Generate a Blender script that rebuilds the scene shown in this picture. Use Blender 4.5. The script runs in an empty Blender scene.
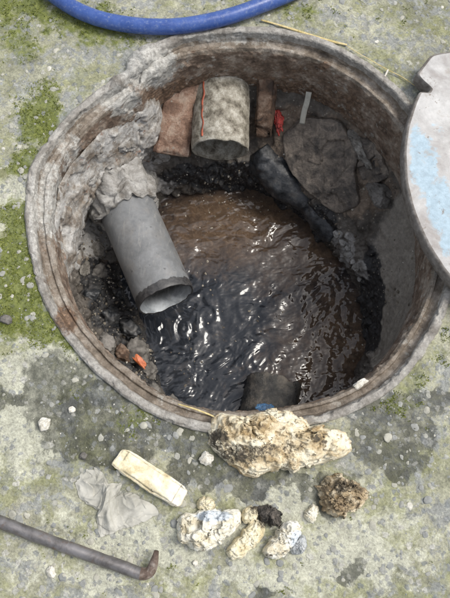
import bpy, math, random
import numpy as np
from mathutils import Vector, Matrix
from mathutils.bvhtree import BVHTree

# ------------------------------------------------------------------ camera, sky, sun, exposure
scene = bpy.context.scene
col = scene.collection
R = math.radians
F_PX = 650.0                                   # focal length in photograph pixels (450 x 598)
CAM = np.array((-0.0254, -0.3993, 0.9016))
PITCH, ROLL = 1.2879, 0.0688
_F = np.array((0, math.cos(PITCH), -math.sin(PITCH)))
_U0 = np.array((0, math.sin(PITCH), math.cos(PITCH)))
_R0 = np.array((1.0, 0, 0))
_R = math.cos(ROLL) * _R0 + math.sin(ROLL) * _U0
_U = -math.sin(ROLL) * _R0 + math.cos(ROLL) * _U0
cam_data = bpy.data.cameras.new('camera')
cam_data.sensor_fit = 'HORIZONTAL'
cam_data.sensor_width = 36.0
cam_data.lens = 36.0 * F_PX / 450.0
cam_data.clip_start = 0.02
cam_data.clip_end = 200
cam = bpy.data.objects.new('camera', cam_data)
col.objects.link(cam)
cam.matrix_world = Matrix(((_R[0], _U[0], -_F[0], CAM[0]), (_R[1], _U[1], -_F[1], CAM[1]),
                           (_R[2], _U[2], -_F[2], CAM[2]), (0, 0, 0, 1)))
scene.camera = cam

SUN_AZ, SUN_EL = 18.0, 60.0                    # azimuth from +x towards +y
world = bpy.data.worlds.new('World')
scene.world = world
world.use_nodes = True
wn, wl = world.node_tree.nodes, world.node_tree.links
wn.clear()
sky = wn.new('ShaderNodeTexSky')
sky.sky_type = 'NISHITA'
sky.sun_disc = False
sky.sun_elevation = R(SUN_EL)
sky.sun_rotation = R(90 - SUN_AZ)
sky.air_density = 1.2
sky.dust_density = 4.0
sky.ozone_density = 1.0
hs = wn.new('ShaderNodeHueSaturation')
hs.inputs['Saturation'].default_value = 0.42
bg = wn.new('ShaderNodeBackground')
bg.inputs['Strength'].default_value = 0.15
wo = wn.new('ShaderNodeOutputWorld')
wl.new(sky.outputs[0], hs.inputs['Color'])
wl.new(hs.outputs[0], bg.inputs['Color'])
wl.new(bg.outputs[0], wo.inputs['Surface'])
sun_d = bpy.data.lights.new('sun', 'SUN')
sun_d.energy = 1.5
sun_d.angle = R(20)
sun_d.color = (1.0, 0.96, 0.88)
sun = bpy.data.objects.new('sun', sun_d)
col.objects.link(sun)
_sd = Vector((math.cos(R(SUN_EL)) * math.cos(R(SUN_AZ)), math.cos(R(SUN_EL)) * math.sin(R(SUN_AZ)), math.sin(R(SUN_EL))))
sun.rotation_euler = _sd.to_track_quat('Z', 'Y').to_euler()
sun.location = _sd * 5
vs = scene.view_settings
vs.view_transform = 'Standard'
vs.look = 'None'
vs.gamma = 1.0
vs.use_curve_mapping = False
vs.exposure = 0.46

# ------------------------------------------------------------------ pixel <-> place
def ray(px, py):
    x = (np.asarray(px, float) - 225) / F_PX
    y = -(np.asarray(py, float) - 299) / F_PX
    return _F + x[..., None] * _R + y[..., None] * _U

def P(px, py, z=0.0):
    """point at height z seen at photograph pixel (px, py)"""
    d = ray(px, py)
    t = (np.asarray(z) - CAM[2]) / d[..., 2]
    return CAM + d * np.asarray(t)[..., None]

def proj(v):
    w = np.asarray(v, float) - CAM
    d = np.maximum(w @ _F, 0.05)
    return 225 + F_PX * (w @ _R) / d, 299 - F_PX * (w @ _U) / d

# ------------------------------------------------------------------ noise (numpy)
def _h(i, j, k, s):
    i = i.astype(np.uint32); j = j.astype(np.uint32); k = k.astype(np.uint32)
    n = i * np.uint32(374761393) + j * np.uint32(668265263) + k * np.uint32(2147483647) + np.uint32((s * 974711 + 1013) & 0xffffffff)
    n = (n ^ (n >> np.uint32(13))) * np.uint32(1274126177)
    n = (n ^ (n >> np.uint32(16))) * np.uint32(2246822519)
    n = n ^ (n >> np.uint32(15))
    return n.astype(np.float64) / 4294967295.0

def vnoise(p, scale=1.0, seed=0):
    """smooth value noise in -1..1"""
    q = np.asarray(p, float) * scale + 1000.37
    f = np.floor(q); t = q - f; i = f.astype(np.int64)
    t = t * t * t * (t * (t * 6 - 15) + 10)
    r = 0
    for a in (0, 1):
        wa = t[:, 0] if a else 1 - t[:, 0]
        for b in (0, 1):
            wb = t[:, 1] if b else 1 - t[:, 1]
            for c in (0, 1):
                wc = t[:, 2] if c else 1 - t[:, 2]
                r = r + wa * wb * wc * _h(i[:, 0] + a, i[:, 1] + b, i[:, 2] + c, seed)
    return r * 2 - 1

def fbm(p, scale, octv=4, seed=0, gain=0.5, ridge=False):
    r = 0; a = 1.0; tot = 0
    for o in range(octv):
        n = vnoise(p, scale * 2 ** o, seed + o * 17)
        if ridge: n = 1 - 2 * np.abs(n)
        r = r + a * n; tot += a; a *= gain
    return r / tot

def cells(p, scale, seed=0):
    """fractured steps: each cell of broken stone has its own height and tilt"""
    q = np.asarray(p, float) * scale + 500.0
    b = np.floor(q).astype(np.int64)
    best = np.full(len(q), 9e9); val = np.zeros(len(q))
    for dx in (-1, 0, 1):
        for dy in (-1, 0, 1):
            for dz in ((-1, 0, 1) if np.ptp(q[:, 2]) > 1e-9 else (0,)):
                i, j, k = b[:, 0] + dx, b[:, 1] + dy, b[:, 2] + dz
                c = np.stack([i + _h(i, j, k, seed), j + _h(i, j, k, seed + 1), k + _h(i, j, k, seed + 2)], -1)
                d = ((q - c) ** 2).sum(1)
                t = np.stack([_h(i, j, k, seed + 3) - .5, _h(i, j, k, seed + 4) - .5, _h(i, j, k, seed + 6) - .5], -1)
                h = _h(i, j, k, seed + 5) * 2 - 1 + 1.8 * ((q - c) * t).sum(1)
                w = d < best
                best = np.where(w, d, best); val = np.where(w, h, val)
    return val

def smooth(e0, e1, x):
    t = np.clip((x - e0) / (e1 - e0), 0, 1)
    return t * t * (3 - 2 * t)

def blobs(px, py, lst, soft=0.35):
    """union of soft ellipses (cx, cy, rx, ry[, strength]) laid out in image pixels, px and py being projected points"""
    m = np.zeros_like(px)
    for b in lst:
        d = np.hypot((px - b[0]) / b[2], (py - b[1]) / b[3])
        m = np.maximum(m, (b[4] if len(b) > 4 else 1.0) * smooth(1 + soft, 1 - soft, d))
    return m

# ------------------------------------------------------------------ objects
def mesh_obj(name, v, f, mat, parent=None, loc=None, attrs=None, flat=False, uvloc=True):
    v = np.asarray(v, float)
    base = np.array(parent.location) if parent is not None else (np.asarray(loc, float) if loc is not None else np.zeros(3))
    if parent is not None and parent.parent is not None: base = base + np.array(parent.parent.location)
    me = bpy.data.meshes.new(name)
    if isinstance(f, np.ndarray):
        n = len(f); k = f.shape[1]
        me.vertices.add(len(v)); me.vertices.foreach_set('co', (v - base).astype(np.float32).ravel())
        me.loops.add(n * k); me.loops.foreach_set('vertex_index', f.astype(np.int32).ravel())
        me.polygons.add(n); me.polygons.foreach_set('loop_start', np.arange(0, n * k, k, dtype=np.int32))
        me.update(calc_edges=True)
    else:
        me.from_pydata((v - base).tolist(), [], [list(q) for q in f])
    me.polygons.foreach_set('use_smooth', np.full(len(me.polygons), not flat))
    for k, a in (attrs or {}).items():
        at = me.attributes.new(k, 'FLOAT', 'POINT')
        at.data.foreach_set('value', np.asarray(a, np.float32))
    me.validate()
    me.materials.append(mat)
    o = bpy.data.objects.new(name, me)
    col.objects.link(o)
    if parent is not None: o.parent = parent
    else: o.location = base
    return o

def tag(o, label=None, cat=None, group=None, kind=None):
    if label: o['label'] = label
    if cat: o['category'] = cat
    if group: o['group'] = group
    if kind: o['kind'] = kind
    return o

def empty(name, loc, label, cat, group=None):
    o = bpy.data.objects.new(name, None)
    o.empty_display_size = 0.02
    col.objects.link(o)
    o.location = loc
    return tag(o, label, cat, group)

def grid_faces(rows, cols, wrap=True):
    r = np.arange(rows - 1)[:, None]; c = np.arange(cols if wrap else cols - 1)[None, :]
    c2 = (c + 1) % cols
    return np.stack([r * cols + c, r * cols + c2, (r + 1) * cols + c2, (r + 1) * cols + c], -1).reshape(-1, 4)

def grid_normals(g, wrap=True):
    """normals of an array rows x cols x 3"""
    du = np.roll(g, -1, 1) - np.roll(g, 1, 1) if wrap else np.gradient(g, axis=1)
    dv = np.gradient(g, axis=0)
    n = np.cross(du, dv)
    return n / (np.linalg.norm(n, axis=-1, keepdims=True) + 1e-12)

def ring_interp(th, pts_th, pts_r):
    o = np.argsort(pts_th); t = np.asarray(pts_th)[o]; r = np.asarray(pts_r)[o]
    t = np.concatenate([t - 2 * math.pi, t, t + 2 * math.pi]); r = np.concatenate([r, r, r])
    x = np.interp(th, t, r)
    for _ in range(2):                                       # round the corners
        x = 0.25 * np.roll(x, 1) + 0.5 * x + 0.25 * np.roll(x, -1)
    return x

def px_ring(th, pix, z, c=(0, 0)):
    pix = np.array(pix, float)
    w = P(pix[:, 0], pix[:, 1], z)
    return ring_interp(th, np.arctan2(w[:, 1] - c[1], w[:, 0] - c[0]), np.hypot(w[:, 0] - c[0], w[:, 1] - c[1]))

# ------------------------------------------------------------------ materials
class Mat:
    def __init__(s, name):
        s.m = bpy.data.materials.new(name); s.m.use_nodes = True
        s.n = s.m.node_tree.nodes; s.l = s.m.node_tree.links
        s.b = s.n['Principled BSDF']
        s.co = s.n.new('ShaderNodeTexCoord').outputs['Object']
    def put(s, sock, v):
        if isinstance(v, bpy.types.NodeSocket): s.l.new(v, sock)
        else: sock.default_value = v
    def noise(s, scale, detail=6, rough=0.6, dist=0.0, co=None):
        n = s.n.new('ShaderNodeTexNoise')
        n.inputs['Scale'].default_value = scale; n.inputs['Detail'].default_value = detail
        n.inputs['Roughness'].default_value = rough; n.inputs['Distortion'].default_value = dist
        s.l.new(co or s.co, n.inputs['Vector'])
        return n.outputs['Fac']
    def voro(s, scale, feature='F1', out='Distance', rnd=1.0, co=None):
        n = s.n.new('ShaderNodeTexVoronoi'); n.feature = feature
        n.inputs['Scale'].default_value = scale; n.inputs['Randomness'].default_value = rnd
        s.l.new(co or s.co, n.inputs['Vector'])
        return n.outputs[out]
    def ramp(s, fac, stops, interp='LINEAR'):
        n = s.n.new('ShaderNodeValToRGB'); n.color_ramp.interpolation = interp
        e = n.color_ramp.elements
        while len(e) < len(stops): e.new(0.5)
        for q, (p, c) in zip(e, stops):
            q.position = p; q.color = (c, c, c, 1) if not isinstance(c, tuple) else (*c, 1)
        s.l.new(fac, n.inputs['Fac'])
        return n.outputs['Color']
    def mix(s, fac, a, b, mode='MIX'):
        n = s.n.new('ShaderNodeMix'); n.data_type = 'RGBA'; n.blend_type = mode
        s.put(n.inputs['Factor'], fac)
        s.put(n.inputs['A'], (*a, 1) if isinstance(a, tuple) else a)
        s.put(n.inputs['B'], (*b, 1) if isinstance(b, tuple) else b)
        return n.outputs['Result']
    def math(s, op, a, b=0.0, c=None, clamp=False):
        n = s.n.new('ShaderNodeMath'); n.operation = op; n.use_clamp = clamp
        s.put(n.inputs[0], a); s.put(n.inputs[1], b)
        if c is not None: s.put(n.inputs[2], c)
        return n.outputs[0]
    def attr(s, name):
        n = s.n.new('ShaderNodeAttribute'); n.attribute_name = name
        return n.outputs['Fac']
    def edge(s, mask, nz, lo=0.42, hi=0.58, amp=0.6):
        """a mask whose border is broken up by a noise"""
        v = s.math('ADD', mask, s.math('MULTIPLY', s.math('SUBTRACT', nz, 0.5), amp))
        return s.ramp(v, [(lo, 0.0), (hi, 1.0)])
    def bump(s, height, strength, dist, prev=None):
        n = s.n.new('ShaderNodeBump')
        n.inputs['Strength'].default_value = strength; n.inputs['Distance'].default_value = dist
        s.l.new(height, n.inputs['Height'])
        if prev is not None: s.l.new(prev, n.inputs['Normal'])
        return n.outputs['Normal']
    def done(s, color, rough=0.8, normal=None, spec=None, ior=None, metal=None):
        s.put(s.b.inputs['Base Color'], (*color, 1) if isinstance(color, tuple) else color)
        s.put(s.b.inputs['Roughness'], rough)
        if normal is not None: s.l.new(normal, s.b.inputs['Normal'])
        if spec is not None: s.put(s.b.inputs['Specular IOR Level'], spec)
        if ior is not None: s.b.inputs['IOR'].default_value = ior
        if metal is not None: s.put(s.b.inputs['Metallic'], metal)
        return s.m

def grunge(name, cols, scale=40, rough=(0.6, 0.95), bump=0.6, bdist=0.002, speck=None, dist=0.6):
    """weathered mineral surface: cols dark..light spread by noise, finer relief, optional specks (colour, scale, size)"""
    m = Mat(name)
    n1 = m.noise(scale, 8, 0.65, dist)
    k = len(cols)
    c = m.ramp(n1, [(0.36 + 0.27 * i / max(k - 1, 1), q) for i, q in enumerate(cols)])
    n2 = m.noise(scale * 7, 5, 0.7)
    c = m.mix(1.0, c, m.ramp(n2, [(0.3, 0.72), (0.7, 1.18)]), 'MULTIPLY')
    if speck:
        sc, ss, sz = speck
        c = m.mix(m.ramp(m.voro(ss), [(sz * 0.7, 1.0), (sz, 0.0)]), c, sc)
    nb = m.bump(m.noise(scale * 5, 6, 0.7), bump, bdist)
    nb = m.bump(m.noise(scale * 24, 3, 0.6), bump * 0.7, bdist * 0.35, nb)
    return m.done(c, m.ramp(m.noise(scale * 2, 4), [(0.35, rough[0]), (0.65, rough[1])]), nb)

# ------------------------------------------------------------------ ground outline round the frame
NT = 960
TH = np.linspace(-math.pi, math.pi, NT, endpoint=False)
OUT_PX = [(28, 200), (32, 170), (44, 148), (60, 128), (95, 96), (128, 73), (138, 60), (152, 48), (172, 39), (200, 33), (230, 30),
          (260, 30), (300, 36), (330, 45), (385, 80), (430, 135), (29, 230), (33, 260), (50, 310), (75, 347), (100, 374), (130, 398),
          (165, 418), (200, 429), (250, 432), (304, 424), (345, 414), (373, 400), (401, 378), (428, 342), (445, 308), (454, 280), (457, 240), (450, 185)]
R0 = px_ring(TH, OUT_PX, 0.0)

def polar(rs, zs, nth=None):
    """rows x cols x 3 from radii rows (each array or scalar) and heights"""
    rows = []
    for r, z in zip(rs, zs):
        r = np.broadcast_to(r, TH.shape); z = np.broadcast_to(z, TH.shape)
        rows.append(np.stack([r * np.cos(TH), r * np.sin(TH), z], -1))
    return np.array(rows)

# ---- ground material
STAINS = [(48, 408, 26, 34, .9), (130, 440, 24, 30, .8), (225, 470, 50, 16, .8), (88, 425, 52, 36), (62, 388, 40, 30), (110, 452, 30, 24), (12, 405, 20, 8), (120, 385, 26, 18), (165, 428, 26, 18, .8),
          (205, 445, 34, 22), (240, 478, 42, 12), (190, 470, 22, 16, .8), (300, 484, 30, 9), (392, 432, 44, 38), (415, 412, 28, 26), (375, 412, 26, 18),
          (400, 462, 28, 18), (262, 592, 18, 9, .85), (352, 570, 9, 10, .7), (330, 494, 26, 14, .8), (150, 402, 22, 12, .7), (30, 60, 30, 10, .35)]
MOSS = [(38, 125, 26, 30, .95), (18, 165, 18, 14, .8), (22, 285, 28, 52), (10, 232, 18, 30, .95), (45, 325, 26, 24, .95), (60, 340, 18, 14, .8), (20, 262, 30, 28), (50, 105, 16, 12, .8),
        (35, 12, 46, 18, .85), (85, 22, 40, 18, .8), (20, 45, 26, 16, .62), (112, 38, 26, 14, .68), (250, 5, 40, 12, .45), (300, 12, 46, 14, .55),
        (395, 25, 40, 20, .35), (205, 10, 30, 10, .4), (150, 408, 16, 7, .6), (405, 405, 22, 20, .45), (440, 352, 16, 20, .4), (395, 375, 16, 14, .5), (130, 415, 16, 9, .55)]
PALE = [(38, 372, 40, 30), (20, 440, 40, 50, .7), (150, 395, 24, 22, .6), (320, 540, 110, 60, .8), (120, 550, 110, 45, .7), (60, 205, 40, 40, .3), (395, 530, 60, 50, .5), (5, 200, 20, 30, .9)]

m = Mat('ground_concrete')
nA = m.noise(9, 6, 0.62, 0.3); nB = m.noise(48, 6, 0.7, 0.4); nC = m.noise(300, 4, 0.75)
c = m.ramp(nA, [(0.36, (0.205, 0.207, 0.140)), (0.47, (0.295, 0.295, 0.212)), (0.60, (0.385, 0.38, 0.29))])
c = m.mix(m.ramp(m.noise(30, 5, 0.72, 0.5), [(0.49, 0.0), (0.55, 0.8)]), c, (0.255, 0.266, 0.262))       # blue-grey cement blotches
c = m.mix(m.edge(m.attr('pale'), nB, 0.36, 0.56, 1.6), c, (0.43, 0.43, 0.345))
c = m.mix(m.ramp(m.noise(16, 5, 0.75, 0.3), [(0.50, 0.0), (0.60, 0.6)]), c, (0.235, 0.242, 0.105))         # yellow-green algae
# worn aggregate showing in the surface
wpn = m.n.new('ShaderNodeMix'); wpn.data_type = 'VECTOR'; wpn.inputs['Factor'].default_value = 0.012
nco = m.n.new('ShaderNodeTexNoise'); nco.inputs['Scale'].default_value = 130; nco.inputs['Detail'].default_value = 2
m.l.new(m.co, nco.inputs['Vector']); m.l.new(m.co, wpn.inputs['A']); m.l.new(nco.outputs['Color'], wpn.inputs['B'])
vn = m.n.new('ShaderNodeTexVoronoi'); vn.inputs['Scale'].default_value = 95
m.l.new(wpn.outputs['Result'], vn.inputs['Vector'])
sepn = m.n.new('ShaderNodeSeparateColor'); m.l.new(vn.outputs['Color'], sepn.inputs[0])
stone = m.math('MULTIPLY', m.ramp(vn.outputs['Distance'], [(0.30, 1.0), (0.42, 0.0)]), m.ramp(sepn.outputs[0], [(0.38, 0.0), (0.5, 1.0)]))
c = m.mix(m.math('MULTIPLY', stone, 0.75), c, m.ramp(sepn.outputs[1], [(0.0, (0.165, 0.18, 0.185)), (0.5, (0.27, 0.28, 0.28)), (0.85, (0.38, 0.375, 0.34)), (1.0, (0.50, 0.49, 0.45))]))
c = m.mix(1.0, c, m.ramp(nB, [(0.28, 0.66), (0.72, 1.26)]), 'MULTIPLY')
c = m.mix(1.0, c, m.ramp(nC, [(0.3, 0.60), (0.7, 1.28)]), 'MULTIPLY')
wet = m.edge(m.attr('wet'), m.mix(0.45, m.noise(38, 5, 0.75, 0.5), nC), 0.33, 0.49, 2.1)
wet = m.math('MULTIPLY', wet, m.math('SUBTRACT', 1.0, m.math('MULTIPLY', stone, 0.45)))
c = m.mix(m.math('MULTIPLY', wet, m.ramp(m.noise(45, 5, 0.75), [(0.38, 0.6), (0.56, 1.0)])), c, m.mix(1.0, c, (0.25, 0.255, 0.24), 'MULTIPLY'))
mo = m.edge(m.math('MULTIPLY', m.attr('moss'), 1.15), m.noise(85, 6, 0.78, 0.4), 0.40, 0.80, 1.8)
c = m.mix(m.math('MULTIPLY', mo, 0.85), c, m.ramp(m.noise(130, 5, 0.7), [(0.3, (0.045, 0.060, 0.006)), (0.55, (0.125, 0.150, 0.018)), (0.75, (0.24, 0.255, 0.06))]))
nb = m.bump(nB, 0.7, 0.004)
nb = m.bump(m.math('MULTIPLY', stone, 1.0), 0.35, 0.002, nb)
nb = m.bump(nC, 0.8, 0.0016, nb)
M_GROUND = m.done(c, m.mix(wet, (0.9, 0.9, 0.9), m.ramp(nC, [(0.3, 0.32), (0.7, 0.7)])), nb)

def ground_masks(v):
    px, py = proj(v)
    inside = (np.hypot(v[:, 0], v[:, 1]) < 1.0)
    wv = 34 * np.stack([fbm(v, 22, 5, 5, .72), fbm(v, 22, 5, 9, .72)], -1)
    px2, py2 = px + wv[:, 0], py + wv[:, 1]
    far = smooth(0.55, 0.95, np.hypot(v[:, 0], v[:, 1]))
    wetm = np.where(inside, blobs(px2, py2, STAINS, .55), 0) * (1 - far) + far * smooth(.25, .6, fbm(v, 3, 3, 31))
    mossm = np.where(inside, blobs(px2, py2, MOSS, 0.8), 0) * (1 - far) + far * smooth(0, .5, fbm(v, 4, 3, 41)) * .8
    palem = np.where(inside, blobs(px2, py2, PALE, 0.6), 0) * (1 - far) + far * .3
    return wetm, mossm, palem

def ground_z(v, mossm, wetm):
    r = np.hypot(v[:, 0], v[:, 1])
    z = 0.0035 * fbm(v, 7, 3, 1) + 0.0026 * fbm(v, 40, 4, 2) + 0.0016 * fbm(v, 170, 2, 3)
    z += 0.0018 * mossm * (0.6 + fbm(v, 150, 2, 8))
    z -= 0.0008 * wetm
    return z

rows, zrow = [], []
ex = list(np.concatenate([[-0.012, -0.006], np.arange(0, 0.32, 0.0026), 0.32 + 0.0032 * (1.09 ** np.arange(0, 78) - 1) / 0.09]))
rr = [R0 * max(0, 1 - max(e, 0) / 0.5) + 0.325 * min(1, max(e, 0) / 0.5) + e for e in ex]
g = polar(rr, [0.0] * len(rr))
V = g.reshape(-1, 3)
wetm, mossm, palem = ground_masks(V)
V[:, 2] = ground_z(V, mossm, wetm)
V[:NT, 2] = -0.03                                             # the edge turns down behind the iron frame
gF = grid_faces(len(rr), NT)[:, ::-1]
# flip so that the normals look up
ground = tag(mesh_obj('ground', V, gF[:, ::-1].copy(), M_GROUND, attrs={'wet': wetm, 'moss': mossm, 'pale': palem}), kind='structure')

# ------------------------------------------------------------------ manhole frame
def frame_ring(prof, parts, mat, parent):
    """the ring lofted through prof = [(offset inward from the outline, z)], cut into its parts along shared loops"""
    prof = np.array(prof, float)
    t = np.concatenate([[0], np.cumsum(np.hypot(*np.diff(prof, axis=0).T))])
    tt = np.unique(np.concatenate([np.linspace(0, t[-1], 150), t]))
    off = np.interp(tt, t, prof[:, 0]); zz = np.interp(tt, t, prof[:, 1])
    for _ in range(1):
        off[1:-1] = .25 * off[:-2] + .5 * off[1:-1] + .25 * off[2:]; zz[1:-1] = .25 * zz[:-2] + .5 * zz[1:-1] + .25 * zz[2:]
    g = polar([RF - o for o in off], zz)
    n = grid_normals(g)
    for _ in range(4):
        n[1:-1] = n[:-2] + n[1:-1] + n[2:]; n /= np.linalg.norm(n, axis=-1, keepdims=True)
    if n[len(tt) // 4, :, 2].mean() < 0: n = -n
    v = g.reshape(-1, 3); n = n.reshape(-1, 3)
    d = 0.0010 * fbm(v, 60, 4, 11) + 0.0010 * fbm(v, 14, 2, 12) + 0.0006 * fbm(v, 240, 2, 13)
    d -= 0.0028 * smooth(.28, .42, fbm(v, 38, 4, 17, .6)) * smooth(-.012, 0, v[:, 2])    # chips out of the rim
    d += 0.0022 * smooth(.1, .45, fbm(v, 60, 3, 14)) * smooth(-.01, -.02, v[:, 2])     # dirt and mortar caked on the ledge
    px, py = proj(v)
    d += 0.011 * blobs(px, py, [(146, 62, 16, 13), (168, 52, 12, 8, .5), (120, 84, 10, 8, .4)], .8) * (1 + .6 * fbm(v, 70, 3, 4))
    d += 0.0010 * cells(v, 42, 15) * smooth(-.1, .3, fbm(v, 12, 2, 16))
    v = v + n * d[:, None]
    rust = blobs(px, py, [(66, 320, 12, 16, .9), (205, 52, 22, 8, .45), (300, 72, 50, 12, .45), (150, 75, 30, 14, .3), (80, 150, 26, 18, .4), (45, 245, 10, 20, .45), (230, 92, 120, 20, .75), (330, 110, 50, 26, .6), (325, 66, 8, 5, .8), (50, 280, 9, 20, .4), (110, 105, 26, 12, .4)], .6)
    pale = blobs(px, py, [(146, 66, 32, 24), (50, 200, 16, 50, .75), (120, 100, 24, 18, .8), (70, 155, 18, 30, .6), (165, 405, 40, 14, .4), (240, 38, 70, 8, .6), (420, 330, 40, 40, .35), (34, 220, 6, 60, .7)], .6)
    t0 = 0
    for name, t1 in parts:
        i0 = int(np.argmin(abs(tt - t[t0]))); i1 = int(np.argmin(abs(tt - t[t1])))
        sl = slice(i0 * NT, (i1 + 1) * NT)
        mesh_obj(name, v[sl], grid_faces(i1 - i0 + 1, NT), mat[name], parent, attrs={'rust': rust[sl], 'pale': pale[sl]})
        t0 = t1

RF = R0.copy()
RF += 0.0015 * np.interp(TH, TH, fbm(np.stack([np.cos(TH) * 2, np.sin(TH) * 2, TH * 0], -1), 6, 3, 77))
def frame_mat(name, dark, mid, light, crust):
    """cast iron under rust, cement smears and caked dirt"""
    m = Mat(name)
    n1 = m.noise(34, 6, 0.7); n2 = m.noise(170, 5, 0.7); n3 = m.noise(75, 5, 0.72)
    c = m.ramp(n1, [(0.34, dark), (0.49, mid), (0.63, light)])
    c = m.mix(m.edge(m.attr('rust'), n3, 0.42, 0.70, 1.5), c, m.ramp(n2, [(0.3, (0.065, 0.042, 0.028)), (0.55, (0.145, 0.092, 0.058)), (0.75, (0.24, 0.155, 0.095))]))
    c = m.mix(m.edge(m.attr('pale'), n3, 0.45, 0.72, 1.5), c, m.ramp(n2, [(0.3, (0.28, 0.27, 0.245)), (0.7, (0.45, 0.44, 0.41))]))
    c = m.mix(1.0, c, m.ramp(n2, [(0.3, 0.66), (0.7, 1.26)]), 'MULTIPLY')
    c = m.mix(m.ramp(m.noise(60, 5, 0.75), [(0.58, 0.0), (0.66, crust)]), c, (0.39, 0.38, 0.34))
    nb = m.bump(n3, 0.7, 0.003); nb = m.bump(n2, 0.9, 0.0016, nb)
    return m.done(c, m.ramp(n3, [(0.3, 0.5), (0.7, 0.88)]), nb)
M_FRAME = {'rim': frame_mat('frame_rim', (0.15, 0.135, 0.115), (0.26, 0.245, 0.22), (0.38, 0.365, 0.335), 0.6),
           'seat_ledge': frame_mat('frame_ledge_dirt', (0.075, 0.058, 0.042), (0.17, 0.138, 0.105), (0.29, 0.255, 0.215), 0.5),
           'skirt': frame_mat('frame_skirt_rust', (0.07, 0.048, 0.034), (0.18, 0.128, 0.092), (0.31, 0.26, 0.21), 0.7)}

frame = empty('manhole_frame', (0, 0, 0), 'round worn iron manhole frame set in the concrete around the open hole', 'manhole frame')
frame_ring([(-0.004, -0.022), (-0.003, 0.004), (0.000, 0.0068), (0.0075, 0.0068), (0.0095, 0.0045), (0.0108, -0.006),
            (0.0125, -0.0125), (0.0205, -0.0145), (0.0222, -0.0105), (0.0268, -0.0108), (0.0295, -0.017),
            (0.0305, -0.05), (0.029, -0.09), (0.0275, -0.116), (0.018, -0.120)],
           [('rim', 5), ('seat_ledge', 10), ('skirt', 14)], M_FRAME, frame)

# ------------------------------------------------------------------ shaft wall
ZW = -0.32
B_PX = [(150, 165), (200, 166), (250, 166), (290, 186), (320, 210), (345, 236), (366, 268), (380, 310), (380, 350), (366, 385), (340, 415),
        (280, 438), (220, 438), (170, 415), (112, 372), (88, 330), (78, 290), (76, 250), (88, 215), (115, 185)]
C_PX = [(165, 196), (200, 191), (245, 189), (275, 199), (300, 217), (325, 244), (345, 266), (358, 292), (366, 320), (364, 350), (354, 388), (332, 412),
        (280, 436), (225, 436), (188, 414), (166, 392), (152, 350), (140, 320), (122, 285), (130, 235), (148, 206)]
rA = RF - 0.022
rB = px_ring(TH, B_PX, -0.235)
rC = px_ring(TH, C_PX, ZW)
rB = np.minimum(rB, rA - 0.004)
rows, zs = [], []
for t in np.linspace(0, 1, 46):
    rows.append(rA + (rB - rA) * (t ** 1.35)); zs.append(-0.10 + (-0.235 + 0.10) * t ** 0.85)
for t in np.linspace(0, 1, 34)[1:]:
    s = t ** 1.3
    rows.append(rB + (rC - rB) * (t ** 0.75)); zs.append(-0.235 + (ZW + 0.235) * s)
for t in (0.5, 1.0):
    rows.append(rC - 0.01 * t); zs.append(ZW - 0.05 * t)
g = polar(rows, zs)
n = -grid_normals(g); 
n *= np.where((n[..., :2] * g[..., :2]).sum(-1, keepdims=True) > 0, -1, 1)
v = g.reshape(-1, 3); n = n.reshape(-1, 3)
px, py = proj(v)
WALL_MORTAR = [(105, 155, 50, 36), (80, 195, 34, 40, .9), (128, 128, 20, 22, .9), (62, 230, 16, 40, .8), (100, 235, 22, 26, .8), (350, 252, 8, 18, .62), (338, 238, 7, 8, .6), (362, 270, 6, 12, .55), (360, 150, 24, 10, .55), (150, 185, 30, 10, .6)]
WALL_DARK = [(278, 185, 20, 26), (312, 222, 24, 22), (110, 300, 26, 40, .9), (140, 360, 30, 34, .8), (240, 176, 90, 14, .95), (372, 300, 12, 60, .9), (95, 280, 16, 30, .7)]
WALL_BROWN = [(325, 155, 66, 42, .95), (362, 190, 40, 30, .8), (280, 125, 40, 26, .7), (115, 365, 26, 26, .5), (100, 262, 24, 16, .6), (210, 130, 60, 26, .5)]
wv = 7 * np.stack([fbm(v, 35, 3, 15), fbm(v, 35, 3, 19)], -1)
aM = blobs(px + wv[:, 0], py + wv[:, 1], WALL_MORTAR, .4)
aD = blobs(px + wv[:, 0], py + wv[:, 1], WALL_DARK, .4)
aB = blobs(px + wv[:, 0], py + wv[:, 1], WALL_BROWN, .5)
smoothp = blobs(px, py, [(404, 285, 34, 85), (412, 230, 26, 40), (395, 350, 26, 30)], .4)
slabp = blobs(px, py, [(330, 160, 62, 40), (300, 140, 40, 30), (365, 185, 34, 32), (340, 200, 40, 30)], .4)
low = smooth(-0.12, -0.16, v[:, 2])
d = 0.011 * fbm(v, 22, 3, 51) + 0.006 * fbm(v, 75, 4, 52) + 0.010 * aM * (0.4 + fbm(v, 30, 3, 53, ridge=True)) + 0.003 * fbm(v, 210, 2, 56)
d += 0.010 * smooth(.1, .5, fbm(v, 45, 2, 54)) * (1 - aM)
d *= (0.15 + 0.85 * low) * (1 - 0.8 * smoothp) * (1 - 0.62 * slabp)
d += 0.004 * cells(v, 16, 58) * slabp
v = v + n * d[:, None]
m = Mat('shaft_wall_mortar')
n1 = m.noise(30, 8, 0.68, 0.6); n2 = m.noise(140, 6, 0.7); n3 = m.noise(60, 7, 0.72, 0.6)
c = m.ramp(n1, [(0.3, (0.035, 0.030, 0.025)), (0.5, (0.095, 0.082, 0.068)), (0.7, (0.17, 0.155, 0.135))])
c = m.mix(m.edge(m.attr('brown'), n3, 0.42, 0.66, 0.9), c, m.ramp(n3, [(0.3, (0.07, 0.056, 0.045)), (0.5, (0.17, 0.128, 0.092)), (0.72, (0.31, 0.25, 0.195))]))
c = m.mix(m.edge(m.attr('panel'), n3, 0.42, 0.62, 0.6), c, m.ramp(n1, [(0.3, (0.19, 0.168, 0.14)), (0.7, (0.33, 0.30, 0.255))]))
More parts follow.
